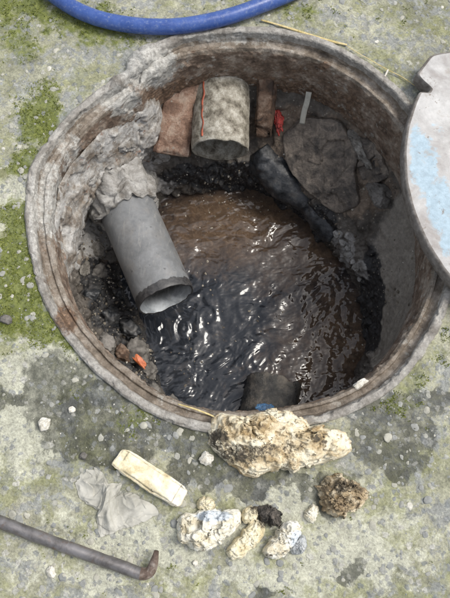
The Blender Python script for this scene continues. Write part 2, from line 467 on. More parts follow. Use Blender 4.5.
c = m.mix(m.edge(m.attr('dark'), n3, 0.42, 0.62, 0.8), c, m.ramp(n2, [(0.35, (0.012, 0.013, 0.015)), (0.7, (0.055, 0.052, 0.05))]))
c = m.mix(m.edge(m.attr('mortar'), n3, 0.42, 0.58, 0.8), c, m.ramp(n1, [(0.3, (0.21, 0.20, 0.185)), (0.5, (0.31, 0.30, 0.285)), (0.7, (0.42, 0.41, 0.39))]))
c = m.mix(1.0, c, m.ramp(n2, [(0.3, 0.66), (0.7, 1.25)]), 'MULTIPLY')
c = m.mix(m.ramp(m.voro(120), [(0.10, 0.8), (0.2, 0.0)]), c, (0.3, 0.27, 0.22))
nb = m.bump(n3, 0.7, 0.004); nb = m.bump(n2, 0.8, 0.002, nb); nb = m.bump(m.noise(520, 3), 0.5, 0.0006, nb)
rough = m.mix(m.attr('dark'), m.ramp(n3, [(0.35, 0.45), (0.65, 0.9)]), m.ramp(n2, [(0.35, 0.16), (0.65, 0.5)]))
M_WALL = m.done(c, rough, nb)
shaft = empty('manhole_shaft', (0, 0, ZW), 'rough mortared manhole shaft wall with wet dark benching down to the water', 'shaft wall')
wallF = grid_faces(len(rows), NT)
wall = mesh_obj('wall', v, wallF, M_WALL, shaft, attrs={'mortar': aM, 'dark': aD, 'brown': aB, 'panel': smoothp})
BVH = BVHTree.FromPolygons([Vector(q) for q in v], [tuple(int(i) for i in f) for f in wallF])

def hit(px, py):
    """the place on the shaft wall seen at a photograph pixel"""
    d = ray(np.float64(px), np.float64(py)); d = d / np.linalg.norm(d)
    h = BVH.ray_cast(Vector(CAM), Vector(d))
    return (np.array(h[0]), np.array(h[1])) if h[0] is not None and h[0].z > ZW - 0.01 else (P(np.float64(px), np.float64(py), ZW), np.array((0, 0, 1.0)))

# ------------------------------------------------------------------ rocks
def ico(sub):
    t = (1 + 5 ** .5) / 2
    v = [(-1, t, 0), (1, t, 0), (-1, -t, 0), (1, -t, 0), (0, -1, t), (0, 1, t), (0, -1, -t), (0, 1, -t), (t, 0, -1), (t, 0, 1), (-t, 0, -1), (-t, 0, 1)]
    f = [(0, 11, 5), (0, 5, 1), (0, 1, 7), (0, 7, 10), (0, 10, 11), (1, 5, 9), (5, 11, 4), (11, 10, 2), (10, 7, 6), (7, 1, 8), (3, 9, 4), (3, 4, 2), (3, 2, 6), (3, 6, 8), (3, 8, 9), (4, 9, 5), (2, 4, 11), (6, 2, 10), (8, 6, 7), (9, 8, 1)]
    v = [np.array(q) / np.linalg.norm(q) for q in v]
    for _ in range(sub):
        cache = {}; nf = []
        def mid(a, b):
            k = (min(a, b), max(a, b))
            if k not in cache:
                q = v[a] + v[b]; v.append(q / np.linalg.norm(q)); cache[k] = len(v) - 1
            return cache[k]
        for a, b, c in f:
            x, y, z = mid(a, b), mid(b, c), mid(c, a)
            nf += [(a, x, z), (b, y, x), (c, z, y), (x, y, z)]
        f = nf
    return np.array(v), np.array(f)
ICO = {k: ico(k) for k in (1, 2, 3, 4, 5)}

def rock(c, size, seed, sub=3, rough=0.25, rotz=0.0, tilt=(0, 0), facets=5):
    """an angular stone: a sphere cut by a few planes, then roughened"""
    v, f = ICO[sub]; v = v.copy()
    rs = np.random.RandomState(seed)
    for _ in range(facets):
        nrm = rs.normal(size=3); nrm /= np.linalg.norm(nrm); k = rs.uniform(.55, .85)
        dd = v @ nrm
        v = v - np.maximum(dd - k, 0)[:, None] * nrm * 0.92
    v = v * (1 + rough * fbm(v + seed * 3.1, 1.6, 4, seed))[:, None]
    if sub >= 3: v = v * (1 + rough * 0.3 * cells(v + seed, 2.3, seed) + rough * .15 * cells(v + seed, 5.5, seed + 9))[:, None]
    v = v * np.array(size)
    m4 = Matrix.Rotation(rotz, 3, 'Z') @ Matrix.Rotation(tilt[0], 3, 'X') @ Matrix.Rotation(tilt[1], 3, 'Y')
    return v @ np.array(m4).T + np.array(c), f

def pile(name, pix, h, mat, label, cat, nth=160, nr=50, amp=0.3, scale=60, seed=0, pw=(3.0, 0.6), terr=0.0, jag=0.0, zoff=0.0, group=None, relief=None, parent=None, attrs=None):
    """a lump lying on the ground whose plan is traced from the photograph, with its own height"""
    pix = np.array(pix, float)
    w = P(pix[:, 0], pix[:, 1], zoff + h * 0.3)
    c = np.array([w[:, 0].min() + w[:, 0].max(), w[:, 1].min() + w[:, 1].max()]) / 2
    th = np.linspace(-math.pi, math.pi, nth, endpoint=False)
    r = ring_interp(th, np.arctan2(w[:, 1] - c[1], w[:, 0] - c[0]), np.hypot(w[:, 0] - c[0], w[:, 1] - c[1]))
    if jag:
        e_ = np.stack([np.cos(th), np.sin(th), th * 0], -1) + seed
        r = r * (1 + jag * (fbm(e_, 7, 4, seed) + 0.9 * cells(e_, 5, seed)))
    s = np.linspace(1, 0.0, nr)[:, None] ** 0.8
    x = c[0] + s * (r * np.cos(th)); y = c[1] + s * (r * np.sin(th))
    prof = np.clip(1 - s ** pw[0], 0, 1) ** pw[1] + 0 * x
    q = np.stack([x, y, 0 * x], -1).reshape(-1, 3)
    fine_ = 0.26 if r.mean() > 0.06 else 0.12
    scale = max(scale, 1.9 / r.mean())
    nz = fbm(q + seed, scale, 5, seed, 0.55).reshape(x.shape)
    rid = fbm(q + seed, scale * .6, 4, seed + 7, 0.5, ridge=True).reshape(x.shape)
    wq = q + 0.006 * np.stack([fbm(q, 60, 3, seed + 11), fbm(q, 60, 3, seed + 12), 0 * q[:, 0]], -1)
    cel = (cells(wq, scale * .7, seed) + 0.5 * cells(wq, scale * 1.7, seed + 20) + fine_ * cells(wq, scale * 4.4, seed + 30)).reshape(x.shape)
    cel = cel * smooth(-.5, .5, fbm(q, scale * .5, 2, seed + 40)).reshape(x.shape) * 1.3
    z = h * prof * (1 + amp * 0.9 * nz + amp * 0.3 * rid + amp * 0.58 * cel)
    z = np.maximum(z, h * prof * 0.12)
    if relief is not None: z = z + relief(q).reshape(x.shape) * smooth(0, .25, prof)
    if terr:
        k = terr * h; zt = np.floor(z / k) * k + k * smooth(.55, 1.0, (z / k) % 1.0); z = 0.35 * z + 0.65 * zt
    q[:, 2] = z.ravel()
    # sideways roughness gives broken, partly undercut flanks
    q[:, 0] += 0.05 * h * cells(q, scale * 1.6, seed + 3) * smooth(0, .2, prof).ravel()
    q[:, 1] += 0.05 * h * cells(q, scale * 1.6, seed + 5) * smooth(0, .2, prof).ravel()
    bot = np.stack([c[0] + 0.97 * r * np.cos(th), c[1] + 0.97 * r * np.sin(th), 0 * th - 0.004], -1)
    v = np.concatenate([bot, q]); v[:, 2] += zoff
    f = grid_faces(nr + 1, nth)
    v2 = np.concatenate([v, [[c[0], c[1], zoff - 0.004]]])
    cap = np.array([[len(v), (i + 1) % nth, i, i] for i in range(nth)])
    faces = [tuple(a) for a in f] + [(len(v), (i + 1) % nth, i) for i in range(nth)]
    at = None
    if attrs:
        px, py = proj(v2); at = {k: blobs(px, py, b, .5) for k, b in attrs.items()}
    o = mesh_obj(name, v2, faces, mat, parent, loc=(c[0], c[1], zoff), attrs=at)
    if parent is None: tag(o, label, cat, group)
    return o

# ------------------------------------------------------------------ tubes along a path
def catmull(pts, n=24):
    p = np.array(pts, float); p = np.concatenate([[2 * p[0] - p[1]], p, [2 * p[-1] - p[-2]]])
    out = []
    for i in range(1, len(p) - 2):
        t = np.linspace(0, 1, n, endpoint=False)[:, None]
        a, b, c, d = p[i - 1:i + 3]
        out.append(.5 * ((2 * b) + (-a + c) * t + (2 * a - 5 * b + 4 * c - d) * t * t + (-a + 3 * b - 3 * c + d) * t ** 3))
    return np.concatenate(out + [p[-2][None]])

def tube(path, rad, n=16, amp=0.0, seed=0, scale=80, flat=1.0):
    path = np.array(path); rad = np.broadcast_to(rad, len(path))
    tg = np.gradient(path, axis=0); tg /= np.linalg.norm(tg, axis=1, keepdims=True)
    up = np.array((0, 0, 1.0)); u = np.cross(tg, up); u /= np.linalg.norm(u, axis=1, keepdims=True) + 1e-9
    w = np.cross(u, tg)
    ph = np.linspace(0, 2 * math.pi, n, endpoint=False)
    d = np.cos(ph)[None, :, None] * u[:, None] + flat * np.sin(ph)[None, :, None] * w[:, None]
    v = (path[:, None] + d * rad[:, None, None]).reshape(-1, 3)
    if amp: v = v + d.reshape(-1, 3) * (amp * fbm(v, scale, 4, seed))[:, None]
    f = [tuple(q) for q in grid_faces(len(path), n)] + [tuple(range(n))[::-1], tuple(range((len(path) - 1) * n, len(path) * n))]
    return v, f

# ------------------------------------------------------------------ water
m = Mat('sewer_water')
n1 = m.noise(30, 6, 0.68, 1.2); n2 = m.noise(80, 6, 0.7, 1.2)
c = m.mix(m.edge(m.attr('silt'), n1, 0.15, 1.0, 1.5), m.ramp(n1, [(0.35, (0.012, 0.014, 0.018)), (0.5, (0.022, 0.025, 0.031)), (0.7, (0.040, 0.042, 0.047))]),
          m.ramp(n2, [(0.3, (0.060, 0.040, 0.026)), (0.55, (0.120, 0.080, 0.052)), (0.75, (0.19, 0.14, 0.10))]))
nb = m.bump(m.noise(120, 3, 0.5, 1.5), 0.09, 0.0014)
M_WATER = m.done(c, 0.045, nb, ior=1.45)
NG = 480
xs = np.linspace(-0.31, 0.31, NG); X, Y = np.meshgrid(xs, xs)
q = np.stack([X, Y, 0 * X], -1).reshape(-1, 3)
wp = q + 0.035 * np.stack([fbm(q, 8, 2, 61), fbm(q, 8, 2, 62), 0 * q[:, 0]], -1)
def stretch(p, ang, k):
    ca, sa = math.cos(ang), math.sin(ang)
    return np.stack([p[:, 0] * ca + p[:, 1] * sa, k * (-p[:, 0] * sa + p[:, 1] * ca), 0 * p[:, 0]], -1)
calm = 0.35 + 0.9 * smooth(-.35, .35, fbm(q, 14, 2, 69))
z = 0.0046 * fbm(stretch(wp, .5, 1.7), 16, 2, 63) + calm * 0.0030 * fbm(stretch(wp + .02 * fbm(q, 20, 2, 68)[:, None], .9, 1.5), 38, 3, 64) + 0.0007 * fbm(stretch(wp, .2, 2.4), 80, 2, 65)
jet = P(np.float64(185), np.float64(330), ZW)
rj = np.hypot(q[:, 0] - jet[0], q[:, 1] - jet[1])
z += 0.0016 * np.sin(rj * 210 + 7 * fbm(q, 22, 2, 66)) * np.exp(-rj / 0.06)
q[:, 2] = ZW + z
water_z = q[:, 2].reshape(NG, NG)
px, py = proj(q)
silt = blobs(px, py, [(245, 225, 95, 42), (300, 255, 50, 40, .9), (335, 345, 55, 60, .95), (310, 380, 50, 30, .8), (215, 212, 60, 24)], .95)
water = tag(mesh_obj('water', q, grid_faces(NG, NG, False), M_WATER, attrs={'silt': silt}), kind='structure')

# ------------------------------------------------------------------ pipes
def frame_of(a):
    a = np.array(a, float); a /= np.linalg.norm(a)
    u = np.cross(a, (0, 0, 1)); u /= np.linalg.norm(u); w = np.cross(u, a)
    return a, u, w

def pipe_mesh(p0, p1, r, wall_t, n=72, rows=40, jag=0.0, seed=0, amp=0.0):
    """a pipe with a real bore: outside, cut end at p1 and inside; returns verts, faces, attr end (1 at the cut end) and inside flag"""
    p0 = np.array(p0); p1 = np.array(p1)
    L = np.linalg.norm(p1 - p0); a, u, w = frame_of(p1 - p0)
    ph = np.linspace(0, 2 * math.pi, n, endpoint=False)
    cs = np.cos(ph)[:, None] * u + np.sin(ph)[:, None] * w
    j = jag * fbm(np.stack([np.cos(ph) * 2, np.sin(ph) * 2, 0 * ph + seed], -1), 1.5, 4, seed)
    rws, at, ins = [], [], []
    for t in np.linspace(0, 1, rows):
        rws.append(p0 + a * (L * t + j[:, None] * t ** 8) + cs * r); at.append(np.full(n, L * (1 - t))); ins.append(np.zeros(n))
    for k, rad in ((0, r - wall_t * .15), (0, r - wall_t)):
        rws.append(p0 + a * (L + 0.0008 + j[:, None]) + cs * rad); at.append(np.zeros(n)); ins.append(np.full(n, .5))
    for t in np.linspace(1, 0, rows):
        rws.append(p0 + a * (L * t + j[:, None] * t ** 8) + cs * (r - wall_t)); at.append(np.full(n, L * (1 - t))); ins.append(np.ones(n))
    v = np.concatenate(rws); 
    if amp:
        d = np.tile(cs, (len(rws), 1)); v = v + d * (amp * fbm(v, 60, 4, seed))[:, None]
    return v, grid_faces(len(rws), n), np.concatenate(at), np.concatenate(ins)

# grey pipe from the left
gp0 = P(np.float64(128), np.float64(211), -0.185); gp1 = P(np.float64(166), np.float64(299), -0.172)
gr = 0.0505
m = Mat('grey_pipe_plastic')
n1 = m.noise(35, 7, 0.65, 0.4); n2 = m.noise(170, 6, 0.7)
c = m.ramp(n1, [(0.3, (0.135, 0.141, 0.146)), (0.7, (0.215, 0.22, 0.222))])
c = m.mix(m.ramp(m.noise(22, 6, 0.7, 0.5), [(0.52, 0.0), (0.7, 0.45)]), c, (0.24, 0.215, 0.185))
c = m.mix(m.ramp(m.noise(75, 5, 0.65), [(0.63, 0.0), (0.68, 0.8)]), c, (0.06, 0.06, 0.06))
c = m.mix(m.ramp(m.noise(14, 5, 0.7), [(0.5, 0.0), (0.7, 0.4)]), c, (0.10, 0.098, 0.092))
c = m.mix(m.ramp(m.attr('inside'), [(0.6, 0.0), (0.8, 1.0)]), c, m.mix(m.ramp(m.attr('endd'), [(0.012, 1.0), (0.03, 0.0)]), m.ramp(n2, [(0.3, (0.05, 0.05, 0.05)), (0.7, (0.12, 0.118, 0.112))]), m.ramp(n1, [(0.4, (0.26, 0.28, 0.30)), (0.6, (0.50, 0.53, 0.55))])))  # skylight at the lip and shade deeper in are painted into the bore
wp_ = m.n.new('ShaderNodeMapping'); wp_.inputs['Rotation'].default_value = (0, 0, -0.4); wp_.inputs['Scale'].default_value = (6, 1, 1)
m.l.new(m.co, wp_.inputs['Vector'])
c = m.mix(m.ramp(m.noise(30, 5, 0.7, 0.2, co=wp_.outputs[0]), [(0.56, 0.0), (0.66, 0.45)]), c, (0.30, 0.29, 0.27))
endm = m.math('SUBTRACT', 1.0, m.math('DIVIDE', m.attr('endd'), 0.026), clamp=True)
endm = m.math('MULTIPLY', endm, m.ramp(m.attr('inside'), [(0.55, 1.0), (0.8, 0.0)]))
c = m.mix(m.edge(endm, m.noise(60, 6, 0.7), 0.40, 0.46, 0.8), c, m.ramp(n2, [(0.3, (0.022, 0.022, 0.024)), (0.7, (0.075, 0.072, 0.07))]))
c = m.mix(1.0, c, m.ramp(n2, [(0.3, 0.86), (0.7, 1.1)]), 'MULTIPLY')
nb = m.bump(n1, 0.2, 0.002); nb = m.bump(n2, 0.3, 0.0006, nb)
M_GPIPE = m.done(c, m.ramp(n2, [(0.3, 0.38), (0.7, 0.62)]), nb)
gpipe = empty('drain_pipe', tuple(gp0), 'grey plastic drain pipe jutting from the left wall over the water', 'pipe')
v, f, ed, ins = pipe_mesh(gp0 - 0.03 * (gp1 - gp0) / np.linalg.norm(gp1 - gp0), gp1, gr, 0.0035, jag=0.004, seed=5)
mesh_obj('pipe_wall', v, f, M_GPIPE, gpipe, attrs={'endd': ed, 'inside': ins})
M_MORTAR = grunge('mortar_lumps', [(0.15, 0.135, 0.115), (0.30, 0.29, 0.27), (0.43, 0.42, 0.40)], 30, bump=0.9, bdist=0.003)
a, u, w = frame_of(gp1 - gp0)
th = np.linspace(0, 2 * math.pi, 96, endpoint=False)
prof_ = np.array(((-.06, .058), (-.03, .0575), (-.008, .057), (.002, .0565), (.006, .0545), (.007, .0505), (.003, .049)))
tk = np.linspace(0, 6, 40)
rws = [gp0 + a * np.interp(t, range(7), prof_[:, 0]) + (np.cos(th)[:, None] * u + np.sin(th)[:, None] * w) * np.interp(t, range(7), prof_[:, 1]) for t in tk]
g = np.array(rws); vv = g.reshape(-1, 3)
rad_ = np.tile(np.cos(th)[:, None] * u + np.sin(th)[:, None] * w, (40, 1))
fade_ = np.repeat(smooth(6, 4.6, tk), 96)
vv = vv + rad_ * (fade_ * (0.007 * fbm(vv, 42, 4, 8) + 0.007 * smooth(0, .3, fbm(vv, 55, 3, 18)) + 0.002 * cells(vv, 70, 19)))[:, None] + a * (0.020 * fbm(vv, 40, 4, 9))[:, None]
mesh_obj('mortar_collar', vv, grid_faces(40, 96), M_MORTAR, gpipe)

# lime-crusted pipe under the far side of the frame
tp1 = P(np.float64(220), np.float64(150), -0.150); tp0 = P(np.float64(222), np.float64(72), -0.128)
tp0 = tp1 + (tp0 - tp1) * 1.15
M_TPIPE = grunge('crusted_pipe', [(0.10, 0.085, 0.062), (0.30, 0.275, 0.22), (0.50, 0.475, 0.41)], 60, bump=0.9, bdist=0.002, dist=0.2)
tpipe = empty('inlet_pipe', tuple(tp1), 'lime crusted inlet pipe between bricks under the far frame edge', 'pipe')
v, f, ed, ins = pipe_mesh(tp0, tp1, 0.052, 0.004, amp=0.0012, seed=9, jag=0.003)
mesh_obj('pipe_wall', v, f, M_TPIPE, tpipe)
M_RED = grunge('red_plastic', [(0.16, 0.07, 0.045), (0.30, 0.07, 0.035), (0.40, 0.10, 0.05)], 90, rough=(0.4, 0.7), bump=0.3)
a, u, w = frame_of(tp1 - tp0)
rws = []
for t in np.linspace(0.02, 0.95, 30):
    cpt = tp0 + (tp1 - tp0) * t
    aa = math.radians(52) + 0.03 * math.sin(t * 17) + 0.02 * math.sin(t * 41)
    rws.append([cpt + (math.cos(aa + k) * u + math.sin(aa + k) * w) * rd for k, rd in ((-.05, .0505), (-.03, .0530), (.02, .0532), (.045, .0505))])
if np.dot(u, (1, 0, 0)) < 0:
    rws = [[cpt_ for cpt_ in q] for q in rws]
mesh_obj('red_stripe', np.array(rws).reshape(-1, 3), grid_faces(30, 4, False), M_RED, tpipe)

# ------------------------------------------------------------------ bricks of the shaft, laid beside the pipe
M_BRICK = grunge('old_brick', [(0.13, 0.075, 0.05), (0.27, 0.165, 0.115), (0.40, 0.30, 0.23)], 42, bump=0.8, bdist=0.003, speck=((0.3, 0.27, 0.23), 70, 0.16))
M_BRICK_D = grunge('old_brick_dark', [(0.05, 0.033, 0.024), (0.13, 0.078, 0.05), (0.27, 0.20, 0.15)], 40, bump=0.8, bdist=0.003)
def brick(ptop, width, length, height, direction, seed, mat, roll=0.0):
    v, f = bar_mesh(ptop, width, length, height, direction, seed, roll)
    return mesh_obj('brick', v, f, mat, shaft)

def bar_mesh(ptop, width, length, height, direction, seed, roll=0.0, res=(16, 34, 14), wear=0.0055):
    """ptop = middle of the top edge at the free end; direction = towards the free end"""
    a, u, w = frame_of(direction)
    u2 = u * math.cos(roll) + w * math.sin(roll); w2 = -u * math.sin(roll) + w * math.cos(roll)
    nx, ny, nz = res
    pts, faces = {}, []
    vs_ = []
    def vid(i, j, k):
        if (i, j, k) not in pts:
            pts[(i, j, k)] = len(vs_); vs_.append((i / nx - .5, j / ny, k / nz - .5))
        return pts[(i, j, k)]
    for i in range(nx):
        for j in range(ny):
            faces += [(vid(i, j, 0), vid(i, j + 1, 0), vid(i + 1, j + 1, 0), vid(i + 1, j, 0)), (vid(i, j, nz), vid(i + 1, j, nz), vid(i + 1, j + 1, nz), vid(i, j + 1, nz))]
    for i in range(nx):
        for k in range(nz):
            faces += [(vid(i, 0, k), vid(i + 1, 0, k), vid(i + 1, 0, k + 1), vid(i, 0, k + 1)), (vid(i, ny, k), vid(i, ny, k + 1), vid(i + 1, ny, k + 1), vid(i + 1, ny, k))]
    for j in range(ny):
        for k in range(nz):
            faces += [(vid(0, j, k), vid(0, j, k + 1), vid(0, j + 1, k + 1), vid(0, j + 1, k)), (vid(nx, j, k), vid(nx, j + 1, k), vid(nx, j + 1, k + 1), vid(nx, j, k + 1))]
    q = np.array(vs_)
    e = np.abs(q - np.array((0, .5, 0))) * 2                     # rounded, chipped edges
    k = np.sort(e, axis=1)
    cut = smooth(1.45, 2.0, k[:, 1] + k[:, 2])
    cen = (np.array((0, .5, 0)) - q)
    s = np.array((width, length, height))
    l = q * s
    l = l + np.sign(cen * s) * (cut * wear * (1 + 1.2 * fbm(l + seed, 60, 3, seed)))[:, None] * (e > .8)
    l = l + np.stack([fbm(l + seed, 45, 4, seed + k_) for k_ in (1, 2, 3)], -1) * 0.0022
    o = np.array(ptop) - w2 * height / 2
    v = o + l[:, :1] * u2 + (l[:, 1:2] - length) * a + l[:, 2:3] * w2
    return v, faces
dirp = tp1 - tp0
b1 = P(np.float64(170), np.float64(156), -0.165)
brick(b1, 0.072, 0.20, 0.065, P(np.float64(169), np.float64(156), -0.165) - P(np.float64(178), np.float64(92), -0.105), 3, M_BRICK, 0.05)
b2 = P(np.float64(262), np.float64(140), -0.165)
brick(b2, 0.036, 0.18, 0.06, P(np.float64(261), np.float64(140), -0.165) - P(np.float64(264), np.float64(92), -0.105), 7, M_BRICK_D, -0.2)
M_REDCHIP = grunge('red_chip', [(0.16, 0.03, 0.022), (0.38, 0.035, 0.028), (0.5, 0.07, 0.055)], 80, rough=(0.35, 0.6), bump=0.4)
p_, n_ = hit(279, 116)
v, f = rock(p_ + n_ * 0.010, (0.009, 0.021, 0.005), 31, 4, 0.5, 0.15, (0.5, 0.2))
tag(mesh_obj('plastic_scrap', v, f, M_REDCHIP, loc=p_), 'bright red plastic scrap wedged beside the narrow dark brick', 'scrap')

# ------------------------------------------------------------------ stones and lumps in the shaft
M_SLAB = grunge('slate_slab', [(0.055, 0.048, 0.042), (0.145, 0.122, 0.10), (0.27, 0.225, 0.18)], 40, rough=(0.25, 0.7), bump=0.8, bdist=0.003, speck=((0.22, 0.19, 0.15), 90, 0.13))
M_STONE = grunge('grey_stone', [(0.085, 0.078, 0.07), (0.15, 0.14, 0.125), (0.23, 0.215, 0.195)], 40, bump=0.8, bdist=0.002)
M_DARKROCK = grunge('wet_dark_stone', [(0.014, 0.016, 0.018), (0.036, 0.039, 0.043), (0.085, 0.083, 0.08)], 35, rough=(0.12, 0.4), bump=0.6, bdist=0.002)
M_CRUST = grunge('lime_crust', [(0.13, 0.12, 0.10), (0.27, 0.25, 0.22), (0.42, 0.40, 0.36)], 60, bump=1.0, bdist=0.003)
def stone(px, py, size, seed, mat, rz=0.0, lift=0.3, sub=4, rough=0.25, tilt=(0, 0), facets=6):
    p_, n_ = hit(px, py)
    v, f = rock(p_ + n_ * size[2] * lift, size, seed, sub, rough, rz, tilt, facets)
    return mesh_obj('stone', v, f, mat, shaft)
stone(382, 197, (0.030, 0.028, 0.017), 102, M_STONE, 0.4, 0.35, 4, 0.25, (-0.3, 0.5))
stone(362, 150, (0.040, 0.020, 0.014), 105, M_CRUST, -0.6, 0.1, 4, 0.4, (-0.4, 0.5))
for i, (x, y, s) in enumerate([(343, 242, .008), (351, 254, .009), (357, 267, .008), (337, 234, .006), (361, 280, .006), (348, 248, .006), (354, 261, .006)]):
    stone(x, y, (s, s * 1.2, s * .8), 120 + i, M_MORTAR, 0.6 + i, 0.3, 3, 0.35)
for i, (x, y, s) in enumerate([(96, 150, .030), (120, 140, .026), (84, 178, .026), (112, 168, .030), (138, 118, .022), (72, 205, .018), (96, 190, .020), (132, 158, .016), (150, 178, .020), (126, 182, .018)]):
    stone(x, y, (s * 1.15, s, s * .62), 140 + i, M_MORTAR, i * 1.3, 0.0, 4, 0.32, (0.2, 0.5), 3)
for i, (x, y, s, mt) in enumerate([(100, 272, .020, M_STONE), (92, 296, .018, M_DARKROCK), (108, 318, .024, M_DARKROCK), (128, 330, .020, M_DARKROCK), (118, 296, .018, M_DARKROCK), (104, 345, .018, M_STONE),
                                   (136, 352, .024, M_STONE), (148, 372, .020, M_STONE), (122, 356, .018, M_BRICK_D), (150, 392, .018, M_STONE), (96, 250, .018, M_CRUST), (112, 256, .016, M_STONE), (84, 268, .013, M_CRUST), (172, 402, .014, M_STONE)]):
    stone(x, y, (s, s * .9, s * .75), 170 + i, mt, i * .9, 0.25, 3, 0.35)
m = Mat('mortar_bank')
n1 = m.noise(24, 6, 0.7, 0.3); n2 = m.noise(180, 5, 0.7); n3 = m.noise(60, 6, 0.75)
c = m.ramp(n1, [(0.38, (0.19, 0.155, 0.12)), (0.48, (0.31, 0.29, 0.26)), (0.58, (0.45, 0.44, 0.42))])
c = m.mix(m.ramp(n3, [(0.54, 0.0), (0.64, 0.8)]), c, (0.17, 0.135, 0.10))
c = m.mix(m.ramp(m.noise(40, 4, 0.7), [(0.63, 0.0), (0.68, 0.7)]), c, (0.26, 0.13, 0.075))
c = m.mix(1.0, c, m.ramp(n2, [(0.3, 0.68), (0.7, 1.22)]), 'MULTIPLY')
nb = m.bump(n3, 0.8, 0.004); nb = m.bump(n2, 0.9, 0.0018, nb)
M_BANK = m.done(c, 0.85, nb)
tb = np.linspace(math.radians(124), math.radians(196), 260)
k_ = np.sin(np.linspace(0, math.pi, 260)) ** 0.45
rb_, rf_ = np.interp(tb, TH, rB), np.interp(tb, TH, RF)
tb2 = np.where(tb > math.pi, tb - 2 * math.pi, tb); rb_ = np.interp(tb2, TH, rB); rf_ = np.interp(tb2, TH, RF)
bank = []
for t in np.linspace(0, 1, 110):
    out_ = (rf_ - 0.028) + (rb_ - 0.004 - rf_ + 0.028) * t ** 1.1
    bulge = 0.016 * math.sin(math.pi * min(1, t * 1.1)) ** .6 if t < .909 else 0
    r_ = out_ + 0.016 - (bulge + 0.018) * k_ 
    bank.append(np.stack([r_ * np.cos(tb), r_ * np.sin(tb), np.full(260, -0.046 - 0.195 * t)], -1))
bank = np.array(bank); nb_ = grid_normals(bank, False)
nb_ *= np.where((nb_[..., :2] * bank[..., :2]).sum(-1, keepdims=True) > 0, -1, 1)
bv = bank.reshape(-1, 3); nn_ = nb_.reshape(-1, 3)
dd_ = 0.010 * fbm(bv, 16, 3, 151) + 0.005 * smooth(.02, .16, fbm(bv, 24, 4, 152)) - 0.009 * smooth(.18, .34, fbm(bv, 24, 4, 157)) + 0.0016 * cells(bv, 30, 153) + 0.0010 * fbm(bv, 160, 3, 154)
bv = bv + nn_ * (dd_ * np.tile(np.clip(k_ * 1.3, 0, 1), 110))[:, None]
mesh_obj('mortar_bank', bv, grid_faces(110, 260, False), M_BANK, shaft)
# grit in the mud of the shaft: too fine to tell apart
gv, gf, off = [], [], 0
rs = np.random.RandomState(4)
i = 0
zones = [(112, 305, 30, 55, 260), (140, 365, 22, 36, 150), (250, 182, 100, 14, 120), (330, 170, 60, 40, 70), (95, 240, 30, 30, 90), (300, 215, 50, 30, 70), (400, 290, 20, 60, 40)]
for (cx, cy, rx, ry, nn) in zones:
    for _ in range(nn):
        x, y = cx + rx * rs.normal() * .55, cy + ry * rs.normal() * .55
        p_, n_ = hit(x, y)
        if p_[2] < ZW + 0.004: continue
        s = 0.0008 + 0.0026 * rs.rand() ** 3
        v, f = rock(p_ + n_ * s * .4, (s * rs.uniform(.8, 1.5), s, s * .8), i, 1, 0.3, rs.rand() * 6)
        gv.append(v); gf.append(f + off); off += len(v); i += 1
m = Mat('mud_grit')
sp = m.n.new('ShaderNodeNewGeometry')
c = m.ramp(sp.outputs['Random Per Island'], [(0.0, (0.06, 0.05, 0.04)), (0.5, (0.15, 0.125, 0.09)), (0.85, (0.28, 0.25, 0.20)), (1.0, (0.55, 0.52, 0.46))])
M_GRIT = m.done(c, 0.7)
o = mesh_obj('grit', np.concatenate(gv), np.concatenate(gf), M_GRIT, shaft, flat=True); o['kind'] = 'stuff'

# sunken pipe at the near side
m_ = grunge('sunken_pipe', [(0.03, 0.03, 0.032), (0.075, 0.072, 0.066), (0.20, 0.175, 0.145)], 30, rough=(0.2, 0.6), bump=0.9, bdist=0.004, dist=0.2)
sp0 = P(np.float64(274), np.float64(384), ZW + 0.008); sp1 = P(np.float64(262), np.float64(440), ZW + 0.02)
spipe = empty('pipe_stub', tuple(P(np.float64(268), np.float64(405), ZW)), 'dark wet pipe stub half under water at the near edge', 'pipe')
v, f, ed, ins = pipe_mesh(sp1 + (sp1 - sp0) * .5, sp0, 0.052, 0.006, jag=0.012, seed=15, amp=0.003)
mesh_obj('pipe_wall', v, f, m_, spipe)
M_BLUEBIT = grunge('blue_scrap', [(0.04, 0.06, 0.09), (0.05, 0.14, 0.28), (0.10, 0.24, 0.42)], 90, rough=(0.3, 0.6), bump=0.4)
bp = P(np.float64(263), np.float64(408), ZW + 0.078)
v, f = rock(bp, (0.017, 0.007, 0.0022), 41, 4, 0.4, 0.1)
tag(mesh_obj('plastic_tape', v, f, M_BLUEBIT, loc=bp), 'blue tape scrap on the sunken dark pipe stub', 'scrap')

